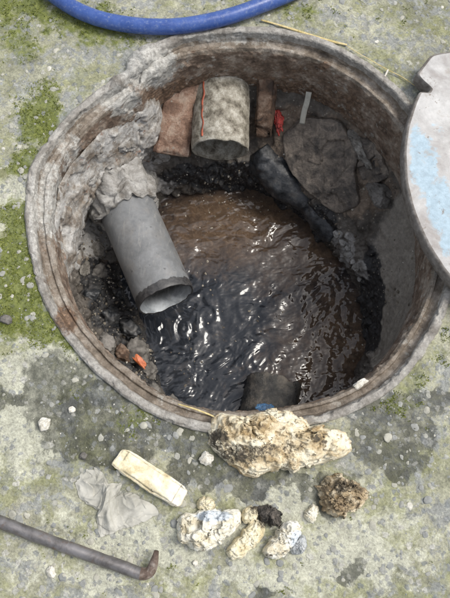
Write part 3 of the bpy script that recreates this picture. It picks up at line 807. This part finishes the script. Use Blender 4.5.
# dark rounded channel edge running down beside the water
ce = []
for x, y in [(262, 152), (272, 166), (286, 184), (302, 204), (318, 222), (332, 238)]:
    p_, n_ = hit(x, y); ce.append(p_ - n_ * 0.016)
ce = catmull(ce, 14)
ce[1:-1] = (ce[:-2] + ce[1:-1] + ce[2:]) / 3
v, f = tube(ce, np.interp(np.linspace(0, 1, len(ce)), [0, .15, .8, 1], [.026, .036, .030, .018]), 60, 0.012, 9, 30)
mesh_obj('channel_edge', v, f, M_DARKROCK, shaft)
def slab(pix, mat, lift, thick, seed, amp=0.004):
    """a flat stone leaning on the shaft wall, outline traced, plane fitted to the wall it rests on"""
    hs_ = np.array([hit(x, y)[0] for x, y in pix]); c_ = hs_.mean(0)
    u_, s_, vt_ = np.linalg.svd(hs_ - c_); nn = vt_[2] * (1 if vt_[2] @ (CAM - c_) > 0 else -1)
    c2 = c_ + nn * lift
    ray_ = ray(np.array([p[0] for p in pix], float), np.array([p[1] for p in pix], float))
    w_ = CAM + ray_ * (((c2 - CAM) @ nn) / (ray_ @ nn))[:, None]
    c2 = w_.mean(0); e1 = vt_[0]; e2 = np.cross(nn, e1)
    a_ = (w_ - c2) @ e1; b_ = (w_ - c2) @ e2
    th = np.linspace(-math.pi, math.pi, 140, endpoint=False)
    r = ring_interp(th, np.arctan2(b_, a_), np.hypot(a_, b_))
    r = r * (1 + .03 * fbm(np.stack([np.cos(th), np.sin(th), 0 * th + seed], -1), 6, 4, seed))
    rows_ = [(1.0, -thick), (1.012, -thick * .4), (1.0, -.002), (.985, 0)] + [(k, 0) for k in np.linspace(.95, .02, 34)]
    g_ = np.array([c2 + (k * r * np.cos(th))[:, None] * e1 + (k * r * np.sin(th))[:, None] * e2 + nn * z_ for k, z_ in rows_])
    v = g_.reshape(-1, 3)
    v = v + nn * (amp * cells(v, 22, seed) + amp * .5 * fbm(v, 50, 4, seed))[:, None]
    return mesh_obj('stone', v, [tuple(q) for q in grid_faces(len(rows_), 140)] + [tuple(range((len(rows_) - 1) * 140, len(rows_) * 140))], mat, shaft)
slab([(282, 136), (291, 127), (300, 118), (320, 119), (340, 121), (348, 136), (356, 152), (354, 172), (356, 188), (360, 205), (348, 210), (336, 214), (322, 203), (308, 191), (298, 179), (288, 166), (284, 150)], M_SLAB, 0.010, 0.03, 21)
slab([(346, 126), (358, 128), (368, 140), (378, 152), (384, 164), (390, 176), (378, 182), (366, 186), (360, 176), (360, 160), (352, 142)], M_SLAB, 0.004, 0.03, 22, 0.008)
# scum and crumbs floating on the water, too fine to count
rs = np.random.RandomState(9)
gv, gf, off = [], [], 0
for (cx, cy, rx, ry, nn) in [(215, 200, 60, 6, 60), (250, 212, 70, 16, 50), (255, 265, 90, 60, 60), (190, 345, 34, 40, 34), (345, 300, 14, 60, 40), (250, 340, 80, 50, 30)]:
    for _ in range(nn):
        p_ = P(np.float64(cx + rx * rs.normal() * .6), np.float64(cy + ry * rs.normal() * .6), ZW)
        s_ = 0.0006 + 0.0020 * rs.rand() ** 3
        zz_ = ZW + np.interp(p_[0], xs, np.arange(NG)) * 0
        ii, jj = int(np.clip((p_[0] + .31) / .62 * (NG - 1), 0, NG - 1)), int(np.clip((p_[1] + .31) / .62 * (NG - 1), 0, NG - 1))
        v, f = rock((p_[0], p_[1], water_z[jj, ii]), (s_ * rs.uniform(.8, 2.0), s_, s_ * .5), rs.randint(999), 1, 0.3, rs.rand() * 6)
        gv.append(v); gf.append(f + off); off += len(v)
tag(mesh_obj('scum', np.concatenate(gv), np.concatenate(gf), M_GRIT, flat=True), 'pale crumbs and scum floating on the dark water', 'scum', kind='stuff')

# ------------------------------------------------------------------ manhole cover lying half over the hole
m = Mat('cover_paint')
n1 = m.noise(14, 8, 0.7, 0.6); n2 = m.noise(120, 6, 0.7); n3 = m.noise(46, 8, 0.72, 0.4)
c = m.ramp(n1, [(0.36, (0.29, 0.27, 0.255)), (0.5, (0.40, 0.39, 0.38)), (0.62, (0.49, 0.485, 0.475))])
c = m.mix(m.math('MULTIPLY', m.edge(m.attr('blue'), m.mix(0.4, n3, n2), 0.5, 0.72, 2.2), 0.85), c, m.ramp(n2, [(0.3, (0.27, 0.38, 0.46)), (0.7, (0.36, 0.48, 0.56))]))
c = m.mix(m.ramp(m.noise(30, 7, 0.7), [(0.58, 0.0), (0.68, 0.7)]), c, (0.27, 0.235, 0.20))
c = m.mix(m.ramp(m.noise(95, 5, 0.7), [(0.62, 0.0), (0.68, 0.8)]), c, (0.2, 0.165, 0.135))
c = m.mix(1.0, c, m.ramp(n2, [(0.3, 0.84), (0.7, 1.1)]), 'MULTIPLY')
nb = m.bump(n3, 0.35, 0.002); nb = m.bump(n2, 0.45, 0.0008, nb)
M_COVER = m.done(c, m.ramp(n2, [(0.3, 0.55), (0.7, 0.85)]), nb)
m = Mat('cover_edge_iron')
n2 = m.noise(90, 6, 0.7)
M_COVER_EDGE = m.done(m.ramp(n2, [(0.3, (0.10, 0.085, 0.07)), (0.55, (0.22, 0.20, 0.18)), (0.75, (0.34, 0.32, 0.3))]), 0.75, m.bump(n2, 0.6, 0.0015))
zc0, zc1 = 0.0105, 0.038
cpx = np.array([(412, 105), (408, 130), (405, 160), (407, 185), (412, 210), (420, 232), (431, 252), (450, 276)], float)
w_ = P(cpx[:, 0], cpx[:, 1], zc1)
A_ = np.concatenate([2 * w_[:, :2], np.ones((len(w_), 1))], 1); s_ = np.linalg.lstsq(A_, (w_[:, :2] ** 2).sum(1), rcond=None)[0]
cc = s_[:2]; cr = min(0.31, math.sqrt(s_[2] + cc @ cc))
print('cover', cc, cr)
notch = P(np.float64(416), np.float64(83), zc1)
na = math.atan2(notch[1] - cc[1], notch[0] - cc[0])
tip = P(np.float64(420), np.float64(58), zc1)
nc_ = 720
ca_ = np.linspace(-math.pi, math.pi, nc_, endpoint=False)
dth = (ca_ - na + math.pi) % (2 * math.pi) - math.pi
outline = cr + 0.0010 * fbm(np.stack([np.cos(ca_), np.sin(ca_), 0 * ca_], -1), 9, 3, 71) - 0.013 * np.exp(-(dth / 0.028) ** 4)
outline += 0.018 * smooth(-.02, -.06, dth) * smooth(-.30, -.18, dth)                     # lug past the notch
def ringc(s, z): return np.stack([cc[0] + (outline + s) * np.cos(ca_), cc[1] + (outline + s) * np.sin(ca_), np.full(nc_, z)], -1)
cover = empty('manhole_cover', (cc[0], cc[1], zc0), 'round iron manhole cover with worn pale blue paint pushed half off the hole', 'manhole cover')
rws = [ringc(-.004, zc1 - .0002)]
for k in np.linspace(0, 1, 60)[1:]:
    rws.append(np.stack([cc[0] + (outline - .004) * (1 - k) * np.cos(ca_), cc[1] + (outline - .004) * (1 - k) * np.sin(ca_), np.full(nc_, zc1)], -1))
g = np.array(rws); v = g.reshape(-1, 3)
v[:, 2] += 0.0008 * fbm(v, 30, 3, 72) - 0.0006
px, py = proj(v)
bl = blobs(px, py, [(424, 165, 16, 34, .9), (440, 205, 16, 34, .85), (416, 150, 8, 30, .8), (436, 130, 14, 20, .4), (448, 235, 10, 30, .8), (440, 90, 10, 22, .3)], .6)
fx = smooth(.1, .5, fbm(v, 9, 3, 73)) * .8
bl = np.where(px > 470, fx, bl)
mesh_obj('plate', v, grid_faces(len(rws), nc_), M_COVER, cover, attrs={'blue': bl})
g = np.array([ringc(-.03, zc0), ringc(-.004, zc0), ringc(0, zc0 + .004), ringc(.0005, zc0 + .014), ringc(.0, zc1 - .004), ringc(-.0015, zc1 - .001), ringc(-.004, zc1 - .0002)])
v = g.reshape(-1, 3)
mesh_obj('rim_edge', v, grid_faces(7, nc_), M_COVER_EDGE, cover)
bot = np.concatenate([ringc(-.03, zc0), [[cc[0], cc[1], zc0]]])
mesh_obj('underside', bot, [(nc_, (i + 1) % nc_, i) for i in range(nc_)], M_COVER_EDGE, cover)

# ------------------------------------------------------------------ tubes
# blue hose
hr = 0.0125
hz = 0.0155
hp = [P(np.float64(x), np.float64(y), hz) for x, y in [(-60, -190), (-30, -100), (15, -40), (52, -6), (88, 15), (130, 25), (175, 26.5), (220, 19), (262, 5), (305, -14), (360, -50), (430, -110)]]
hp = [np.array((-1.3, 2.4, hz)), np.array((-0.75, 1.5, hz))] + hp + [np.array((0.85, 0.95, hz)), np.array((1.5, 1.25, hz)), np.array((2.6, 1.2, hz))]
hp = [h_ for h_ in hp]
v, f = tube(catmull(hp, 20), hr, 28, 0.0003, 3)
m = Mat('blue_hose_rubber')
n1 = m.noise(45, 6, 0.7); n2 = m.noise(190, 5, 0.7)
c = m.ramp(n1, [(0.3, (0.025, 0.060, 0.22)), (0.7, (0.055, 0.11, 0.33))])
c = m.mix(m.ramp(n2, [(0.54, 0.0), (0.68, 0.5)]), c, (0.20, 0.25, 0.37))
c = m.mix(m.ramp(m.noise(110, 5, 0.7), [(0.64, 0.0), (0.7, 0.7)]), c, (0.26, 0.26, 0.24))
M_HOSE = m.done(c, m.ramp(n2, [(0.3, 0.2), (0.7, 0.45)]), m.bump(n2, 0.3, 0.0008))
tag(mesh_obj('garden_hose', v, f, M_HOSE, loc=hp[7] * (1, 1, 0)), 'blue rubber hose curving over the mossy ground beyond the frame', 'hose')

# iron rod with bent tip
rp = [P(np.float64(x), np.float64(y), z) for x, y, z in [(-120, 477, .012), (-60, 500, .0115), (0, 522, .011), (50, 541, .011), (95, 557, .011), (128, 569, .011), (142, 573.5, .011), (150, 571, .012), (154, 562, .016), (156.5, 551, .021)]]
pth = catmull(rp, 14)
rad = np.interp(np.arange(len(pth)), [0, 84, 98, 112, 126], [.0080, .0080, .0072, .0058, .0034])
v, f = tube(pth, rad, 20, 0.0007, 6, 60)
m = Mat('rod_steel')
n1 = m.noise(30, 7, 0.7, 0.5); n2 = m.noise(200, 5, 0.7)
c = m.ramp(n1, [(0.35, (0.10, 0.092, 0.088)), (0.6, (0.23, 0.22, 0.22))])
c = m.mix(m.ramp(m.noise(60, 6, 0.7), [(0.55, 0.0), (0.68, 0.7)]), c, (0.15, 0.085, 0.05))
M_ROD = m.done(c, m.ramp(n2, [(0.3, 0.32), (0.7, 0.6)]), m.bump(n2, 0.4, 0.0007), metal=0.6)
rod = empty('lifting_rod', tuple(rp[5] * (1, 1, 0)), 'steel lifting rod with a bent hooked tip lying at the lower left', 'rod')
split = 7 * 14 - 16
mesh_obj('shaft', v[:(split + 1) * 20], [q for q in f[:split * 20]], M_ROD, rod)
M_RODTIP = grunge('rod_rust', [(0.07, 0.045, 0.033), (0.14, 0.10, 0.078), (0.26, 0.225, 0.195)], 60, rough=(0.5, 0.8), bump=0.7)
vt = v[split * 20:]; nt = len(vt) // 20
mesh_obj('hook', vt, [tuple(q) for q in grid_faces(nt, 20)] + [tuple(range((nt - 1) * 20, nt * 20))], M_RODTIP, rod)

# straws
M_STRAW = grunge('dry_straw', [(0.36, 0.27, 0.09), (0.50, 0.40, 0.17), (0.6, 0.5, 0.27)], 60, rough=(0.5, 0.7), bump=0.3)
def straw(name, pix, rad, label, zs=None, mat=None):
    pts = [P(np.float64(x), np.float64(y), z) for x, y, z in pix]
    pth = catmull(pts, 10)
    rr_ = rad * (0.55 + 0.45 * np.sin(np.linspace(.25, 2.6, len(pth))))
    v, f = tube(pth, rr_, 8, rad * .2, 4, 200, 0.6)
    return tag(mesh_obj(name, v, f, mat or M_STRAW, loc=pts[0] * (1, 1, 0)), label, 'straw')
straw('straw', [(261, 20, .004), (285, 27, .0045), (310, 35, .0045), (330, 41, .0045), (347, 45, .005)], 0.0023, 'thick yellow straw lying by the hose beyond the frame')
straw('grass_stem', [(347, 46, .006), (358, 53, .006), (372, 61, .006), (388, 70, .006), (402, 77, .006), (415, 86, .007)], 0.0008, 'thin dry grass stem running from the yellow straw to the cover')
straw('grass_stem', [(178, 404, .010), (195, 409, .0115), (208, 414, .0115), (222, 420, .010)], 0.0013, 'thin dry grass stem lying on the near left frame edge')
M_WHITE = grunge('white_crumb', [(0.45, 0.42, 0.35), (0.68, 0.65, 0.57), (0.78, 0.76, 0.70)], 120, bump=0.6)
p_ = P(np.float64(386), np.float64(75), 0.004)
v, f = tube(catmull([P(np.float64(x), np.float64(y), 0.005) for x, y in [(383, 81), (385, 76), (388, 70)]], 8), 0.0016, 8, .0003, 3)
tag(mesh_obj('plastic_sliver', v, f, M_WHITE, loc=p_ * (1, 1, 0)), 'small white sliver lying across the thin grass stem', 'sliver')

# ------------------------------------------------------------------ lumps dug out of the drain
def crust_mat(name, cols, dirt, scale=50, dk=0.55, clay=None):
    m = Mat(name)
    n0 = m.noise(scale * .55, 5, 0.65, 0.4); n2 = m.noise(scale * 5, 5, 0.72); n3 = m.noise(scale * 1.7, 6, 0.75, 0.6)
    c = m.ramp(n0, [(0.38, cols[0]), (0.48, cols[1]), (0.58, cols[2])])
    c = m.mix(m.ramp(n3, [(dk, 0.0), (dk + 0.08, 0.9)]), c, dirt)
    c = m.mix(m.edge(m.attr('dirt'), m.mix(0.4, n3, n2), 0.45, 0.62, 1.9), c, m.ramp(n2, [(0.3, (0.035, 0.03, 0.024)), (0.7, (0.13, 0.105, 0.07))]))
    if clay: c = m.mix(m.edge(m.attr('clay'), m.mix(0.4, n3, n2), 0.5, 0.75, 2.0), c, clay)
    c = m.mix(1.0, c, m.ramp(n2, [(0.3, 0.80), (0.7, 1.14)]), 'MULTIPLY')
    nb = m.bump(n3, 0.7, 0.0025); nb = m.bump(n2, 0.7, 0.0010, nb)
    return m.done(c, 0.88, nb)
M_C1 = crust_mat('tan_crust', [(0.36, 0.265, 0.14), (0.60, 0.50, 0.33), (0.76, 0.70, 0.54)], (0.17, 0.12, 0.065))  # cream and dark brown patches paint in highlights and dark crevices
M_C2 = crust_mat('white_crust', [(0.58, 0.52, 0.38), (0.74, 0.70, 0.58), (0.82, 0.80, 0.72)], (0.40, 0.31, 0.17), 60, 0.66, (0.60, 0.65, 0.69))
M_C3 = crust_mat('brown_crust', [(0.19, 0.14, 0.085), (0.40, 0.31, 0.19), (0.60, 0.52, 0.38)], (0.08, 0.06, 0.04), 60, 0.54)
M_C4 = crust_mat('pale_yellow_crust', [(0.58, 0.49, 0.30), (0.74, 0.67, 0.48), (0.80, 0.75, 0.61)], (0.40, 0.30, 0.15), 50, 0.66)
M_C5 = crust_mat('black_debris', [(0.03, 0.028, 0.024), (0.08, 0.07, 0.06), (0.16, 0.14, 0.12)], (0.02, 0.02, 0.02), 70, 0.55)

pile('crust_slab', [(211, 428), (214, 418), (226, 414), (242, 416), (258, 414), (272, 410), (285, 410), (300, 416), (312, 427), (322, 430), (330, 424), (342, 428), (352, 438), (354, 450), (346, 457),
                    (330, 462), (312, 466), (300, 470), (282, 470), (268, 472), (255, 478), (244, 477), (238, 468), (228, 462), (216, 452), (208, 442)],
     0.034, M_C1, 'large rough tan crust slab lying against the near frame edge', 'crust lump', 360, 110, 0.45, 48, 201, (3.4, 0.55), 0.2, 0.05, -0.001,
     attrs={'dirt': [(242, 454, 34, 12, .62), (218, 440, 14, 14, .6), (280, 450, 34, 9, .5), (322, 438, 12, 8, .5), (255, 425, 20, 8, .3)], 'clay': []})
pile('crust_lump', [(318, 486), (326, 478), (336, 474), (348, 480), (360, 484), (370, 494), (364, 504), (352, 512), (338, 517), (328, 513), (321, 502)],
     0.026, M_C3, 'small dark brown crumbly lump right of the white chunks', 'crust lump', 200, 60, 0.5, 75, 202, (3, .6), 0.25, 0.08, attrs={'dirt': [(345, 486, 20, 8, .6), (325, 490, 8, 8, .5)], 'clay': []})
bA = P(np.float64(117), np.float64(456), 0.012); bB = P(np.float64(184), np.float64(499), 0.012)
v, f = bar_mesh(bB + np.array((0, 0, 0.0075)), 0.031, np.linalg.norm(bB - bA), 0.022, bB - bA, 23, 0.08, (18, 56, 14), 0.003)
v = v + np.array((0, 0, 1.0)) * (0.0022 * fbm((v - bA) @ np.array(((.25 * .84, -.25 * .54, 0), (.54, .84, 0), (0, 0, 1))).T, 160, 3, 5))[:, None]
o = tag(mesh_obj('crust_bar', v, f, M_C4, loc=(bA + bB) / 2 * (1, 1, 0), attrs={'dirt': blobs(*proj(v), [(142, 490, 30, 5, .4)], .6), 'clay': 0 * v[:, 0]}), 'pale yellow bar shaped crust piece above the grey rag', 'crust lump')
pile('crust_chunk', [(176, 528), (180, 516), (194, 513), (207, 508), (222, 511), (240, 512), (241, 524), (232, 532), (222, 540), (210, 549), (200, 551), (186, 545), (176, 540)],
     0.028, M_C2, 'largest white chunk with a bluish patch on top', 'crust lump', 220, 66, 0.35, 60, 204, (4, .5), 0.22, 0.05, attrs={'dirt': [(228, 538, 10, 5, .4)], 'clay': [(214, 516, 20, 6)]})
pile('crust_chunk', [(196, 503), (202, 497), (210, 498), (215, 503), (212, 510), (203, 511)], 0.014, M_C4, 'small tan crumb touching the top of the largest white chunk', 'crust lump', 100, 30, 0.4, 90, 205, (3, .6), 0, 0.08, attrs={'dirt': [], 'clay': []})
pile('crust_chunk', [(226, 552), (232, 544), (241, 536), (247, 527), (256, 520), (264, 522), (264, 532), (257, 543), (248, 551), (240, 559), (230, 558)],
     0.018, M_C4, 'long pale chunk just right of the largest white chunk', 'crust lump', 180, 50, 0.4, 70, 206, (3, .6), 0.2, 0.06, attrs={'dirt': [(262, 524, 8, 6, .6)], 'clay': []})
pile('crust_chunk', [(242, 512), (250, 506), (258, 507), (258, 516), (250, 524), (243, 522)], 0.014, M_C4, 'small tan lump behind the long pale chunk', 'crust lump', 110, 32, 0.4, 80, 211, (3, .6), 0, 0.07, attrs={'dirt': [(255, 510, 6, 6, .6)], 'clay': []})
pile('debris_lump', [(256, 509), (264, 505), (272, 507), (281, 513), (283, 521), (276, 527), (268, 524), (259, 519)], 0.016, M_C5, 'black crumbly debris between the pale chunks', 'debris', 130, 36, 0.6, 110, 207, (2.5, .7), 0.0, 0.12, attrs={'dirt': [], 'clay': []})
pile('crust_chunk', [(263, 551), (268, 543), (275, 536), (280, 528), (287, 521), (297, 521), (303, 529), (298, 538), (290, 547), (284, 556), (275, 560), (267, 558)],
     0.022, M_C2, 'white chunk with grey side at the right of the row', 'crust lump', 180, 54, 0.35, 65, 208, (4, .5), 0.2, 0.05, attrs={'dirt': [(268, 556, 6, 4, .5)], 'clay': [(298, 540, 9, 12, .9)]})
M_GREYC = crust_mat('grey_crust', [(0.28, 0.29, 0.29), (0.4, 0.42, 0.43), (0.52, 0.53, 0.53)], (0.22, 0.21, 0.19), 60, 0.6)
pile('crust_chunk', [(289, 548), (297, 538), (304, 535), (307, 543), (303, 553), (295, 555)], 0.013, M_GREYC, 'bluish grey chip leaning on the rightmost white chunk', 'crust lump', 100, 30, 0.4, 80, 209, (3, .6), 0, 0.06, attrs={'dirt': [], 'clay': []})
pile('crust_chunk', [(304, 513), (309, 509), (313, 504), (318, 508), (317, 516), (312, 523), (306, 519)], 0.010, M_C2, 'small white flake beside the dark brown lump', 'crust lump', 90, 26, 0.35, 100, 210, (3, .6), 0, 0.08, attrs={'dirt': [], 'clay': []})

# grey rag
m = Mat('grey_rag_cloth')
n2 = m.noise(160, 5, 0.7)
c = m.ramp(m.noise(28, 7, 0.65, 0.4), [(0.36, (0.25, 0.245, 0.21)), (0.62, (0.43, 0.42, 0.375))])
M_RAG = m.done(c, 0.7, m.bump(n2, 0.35, 0.0008))
rag_px = np.array([(75, 484), (82, 474), (92, 468), (101, 472), (108, 484), (116, 496), (122, 484), (132, 492), (142, 500), (153, 505), (158, 514), (146, 521), (134, 524), (118, 530), (100, 536), (97, 524), (99, 510), (92, 506), (82, 500)], float)
w_ = P(rag_px[:, 0], rag_px[:, 1], .004)
rc = P(np.float64(106), np.float64(505), .004)[:2]
nth, nr = 300, 70
th = np.linspace(-math.pi, math.pi, nth, endpoint=False)
rr_ = ring_interp(th, np.arctan2(w_[:, 1] - rc[1], w_[:, 0] - rc[0]), np.hypot(w_[:, 0] - rc[0], w_[:, 1] - rc[1]))
rr_ = rr_ * (1 + .05 * fbm(np.stack([np.cos(th), np.sin(th), 0 * th], -1), 9, 4, 88) + .03 * cells(np.stack([np.cos(th), np.sin(th), 0 * th], -1), 9, 89))
s = np.linspace(0.02, 1, nr)[:, None]
q = np.stack([rc[0] + s * rr_ * np.cos(th), rc[1] + s * rr_ * np.sin(th), 0 * s * th], -1).reshape(-1, 3)
qq = q + 0.02 * np.stack([fbm(q, 18, 2, 81), fbm(q, 18, 2, 82), 0 * q[:, 0]], -1)
fold = 1 - np.abs(vnoise(qq, 30, 83)) * 2.2
fold2 = 1 - np.abs(vnoise(qq, 75, 84)) * 2.0
px, py = proj(q)
crease = np.exp(-(((px - 108) * .86 + (py - 500) * -.1 - 3 * fbm(q, 40, 2, 85)) / 4.0) ** 2) * smooth(480, 490, py)
q[:, 2] = 0.0035 + 0.0055 * np.clip(fold, 0, 1) ** 1.3 + 0.0022 * np.clip(fold2, 0, 1) ** 1.3 + 0.0016 * cells(qq, 50, 87) + 0.0008 * cells(qq, 110, 90) + 0.006 * crease + 0.0008 * fbm(q, 120, 2, 86)
sfull = np.broadcast_to(s, (nr, nth)).ravel()
q[:, 2] = q[:, 2] * (1 - .55 * smooth(.75, 1, sfull)) 
bot = q - np.array((0, 0, .0012))
F1 = grid_faces(nr, nth)
N_ = len(q)
edge = np.array([[(nr - 1) * nth + i, (nr - 1) * nth + (i + 1) % nth, N_ + (nr - 1) * nth + (i + 1) % nth, N_ + (nr - 1) * nth + i] for i in range(nth)])
allF = [tuple(a) for a in np.concatenate([F1, (F1 + N_)[:, ::-1], edge[:, ::-1]])] + [tuple(range(nth))[::-1], tuple(range(N_, N_ + nth))]
tag(mesh_obj('rag', np.concatenate([q, bot]), allF, M_RAG, loc=(rc[0], rc[1], 0)), 'crumpled grey rag lying flat above the rod tip', 'rag')

# grey plastic strip caught under the far right of the frame
p_, n_ = hit(304, 118)
pts = [P(np.float64(x), np.float64(y), z) for x, y, z in [(309, 92, -.085), (307, 102, -.098), (304, 112, -.115), (302, 124, -.135)]]
v, f = tube(catmull(pts, 8), 0.0052, 10, 0.0008, 8, 90, 0.18)
tag(mesh_obj('plastic_strip', v, f, M_RAG, loc=pts[-1]), 'grey plastic strip hanging inside the frame right of the red scrap', 'strip')
# shards at the frame
M_ORANGE = grunge('orange_shard', [(0.45, 0.11, 0.035), (0.62, 0.20, 0.09)], 80, rough=(0.35, 0.6), bump=0.3)
p_, n_ = hit(134, 366)
v, f = rock(p_ + n_ * .013 + np.array((0, 0, .012)), (0.021, 0.007, 0.005), 61, 3, 0.2, -0.75)
tag(mesh_obj('plastic_shard', v, f, M_ORANGE, loc=p_), 'orange plastic shard on the rubble inside the near left edge', 'shard')
p_ = P(np.float64(360), np.float64(384), -0.012)
v, f = rock(p_, (0.012, 0.005, 0.004), 62, 3, 0.3, 0.6)
tag(mesh_obj('foil_shard', v, f, M_WHITE, loc=p_), 'small white shard on the near right frame ledge', 'shard')

# loose pebbles that can be picked out
for i, (x, y, s, lab) in enumerate([
        (206, 458, .0085, 'white pebble just below the left end of the tan crust slab'), (44, 424, .0085, 'white pebble on the dark stain at the left'),
        (51, 572, .0065, 'white pebble below the steel rod'), (5, 320, .008, 'pale grey pebble in moss at the left picture edge'),
        (195, 563, .0035, 'tiny white pebble below the largest white chunk'), (72, 410, .0045, 'tiny white pebble right of the stain pebble'),
        (84, 456, .005, 'grey pebble just above the grey rag'), (262, 507, .003, 'tiny pebble on the black debris edge')]):
    if i == 7: continue
    c_ = P(np.float64(x), np.float64(y), s * .5)
    v, f = rock(c_, (s * 1.1, s, s * .8), 300 + i, 3, 0.25, i)
    tag(mesh_obj('pebble', v, f, M_WHITE if i not in (3, 6) else M_STONE, loc=c_ * (1, 1, 0)), lab, 'pebble', 'loose pebbles on the concrete')

# ------------------------------------------------------------------ small aggregate set in the concrete, and moss
rs = np.random.RandomState(12)
N = 5200
pxs = rs.uniform(-25, 475, N); pys = rs.uniform(-25, 620, N)
pos = P(pxs, pys, 0.0)
th_ = np.arctan2(pos[:, 1], pos[:, 0]); r_ = np.hypot(pos[:, 0], pos[:, 1])
ro = np.interp(th_, TH, R0)
dens = 0.35 + 0.65 * smooth(-.1, .45, fbm(pos, 9, 3, 91)) + blobs(pxs, pys, [(30, 170, 60, 60, .6), (30, 300, 40, 70, .5), (400, 430, 50, 60, .5), (60, 560, 90, 50, .3), (100, 420, 60, 50, .3)], .5)
keep = (r_ > ro + 0.006) & (rs.rand(N) < dens * .72)
pos = pos[keep]; pk = np.stack([pxs[keep], pys[keep]], 1)
wm, mm, pm = ground_masks(pos)
gz = ground_z(pos, mm, wm)
gv, gf, off = [], [], 0
sizes = 0.0012 + 0.0046 * rs.rand(len(pos)) ** 3.5
base_rocks = [rock((0, 0, 0), (1, 1, 1), 400 + i, 2 if i < 12 else 1, 0.22) for i in range(24)]
for i, (p_, z_) in enumerate(zip(pos, gz)):
    s = sizes[i]
    v, f = base_rocks[rs.randint(0, 12) if s > .0028 else rs.randint(12, 24)]
    a = rs.rand() * 6.28; ca, sa = math.cos(a), math.sin(a)
    v = v * np.array((s * rs.uniform(.8, 1.45), s, s * rs.uniform(.22, .42)))
    v = np.stack([v[:, 0] * ca - v[:, 1] * sa, v[:, 0] * sa + v[:, 1] * ca, v[:, 2]], -1) + np.array((p_[0], p_[1], z_ - s * .12))
    gv.append(v); gf.append(f + off); off += len(v)
m = Mat('aggregate')
sp = m.n.new('ShaderNodeNewGeometry')
c = m.ramp(sp.outputs['Random Per Island'], [(0.0, (0.19, 0.20, 0.195)), (0.35, (0.26, 0.265, 0.25)), (0.75, (0.33, 0.325, 0.275)), (0.97, (0.40, 0.39, 0.33)), (1.0, (0.58, 0.56, 0.50))])
c = m.mix(1.0, c, m.ramp(m.noise(160, 5, 0.7), [(0.3, 0.72), (0.7, 1.15)]), 'MULTIPLY')
M_AGG = m.done(c, 0.8, m.bump(m.noise(320, 4), 0.5, 0.001))
tag(mesh_obj('gravel', np.concatenate(gv), np.concatenate(gf), M_AGG), 'small grey stones set in the worn concrete', 'gravel', kind='stuff')

# moss: tiny upright leaflets
N = 60000
pxs = rs.uniform(-25, 475, N); pys = rs.uniform(-25, 620, N)
pos = P(pxs, pys, 0.0)
r_ = np.hypot(pos[:, 0], pos[:, 1]); ro = np.interp(np.arctan2(pos[:, 1], pos[:, 0]), TH, R0)
wm, mm, pm = ground_masks(pos)
dn = mm * 1.1 + 1.3 * fbm(pos, 60, 4, 95, .65) - .3
keep = (r_ > ro + 0.003) & (dn > 0.35)
pos = pos[keep]; mm = mm[keep]; wm = wm[keep]
pos[:, 2] = ground_z(pos, mm, wm)
n_ = len(pos); k = 3
a = rs.rand(n_, k) * 6.28; hgt = 0.0012 + 0.0018 * rs.rand(n_, k); wd = 0.0007 + 0.0007 * rs.rand(n_, k); ln = rs.uniform(.2, 1.3, (n_, k)) * hgt
jx = rs.normal(size=(n_, k, 2)) * .0012
bx = pos[:, None, 0] + jx[..., 0]; by = pos[:, None, 1] + jx[..., 1]; bz = np.broadcast_to(pos[:, None, 2] - .0004, (n_, k))
ca, sa = np.cos(a), np.sin(a)
v0 = np.stack([bx - sa * wd, by + ca * wd, bz], -1); v1 = np.stack([bx + sa * wd, by - ca * wd, bz], -1); v2 = np.stack([bx + ca * ln, by + sa * ln, bz + hgt], -1)
V = np.stack([v0, v1, v2], 2).reshape(-1, 3)
Fm = np.arange(len(V)).reshape(-1, 3)
m = Mat('moss_leaflets')
sp = m.n.new('ShaderNodeNewGeometry')
c = m.ramp(sp.outputs['Random Per Island'], [(0.0, (0.07, 0.09, 0.01)), (0.6, (0.13, 0.155, 0.02)), (1.0, (0.20, 0.215, 0.045))])
M_MOSS = m.done(c, 0.8)
tag(mesh_obj('moss', V, Fm, M_MOSS, flat=True), 'bright green moss growing on the concrete by the frame', 'moss', kind='stuff')
print('moss tris', len(Fm))
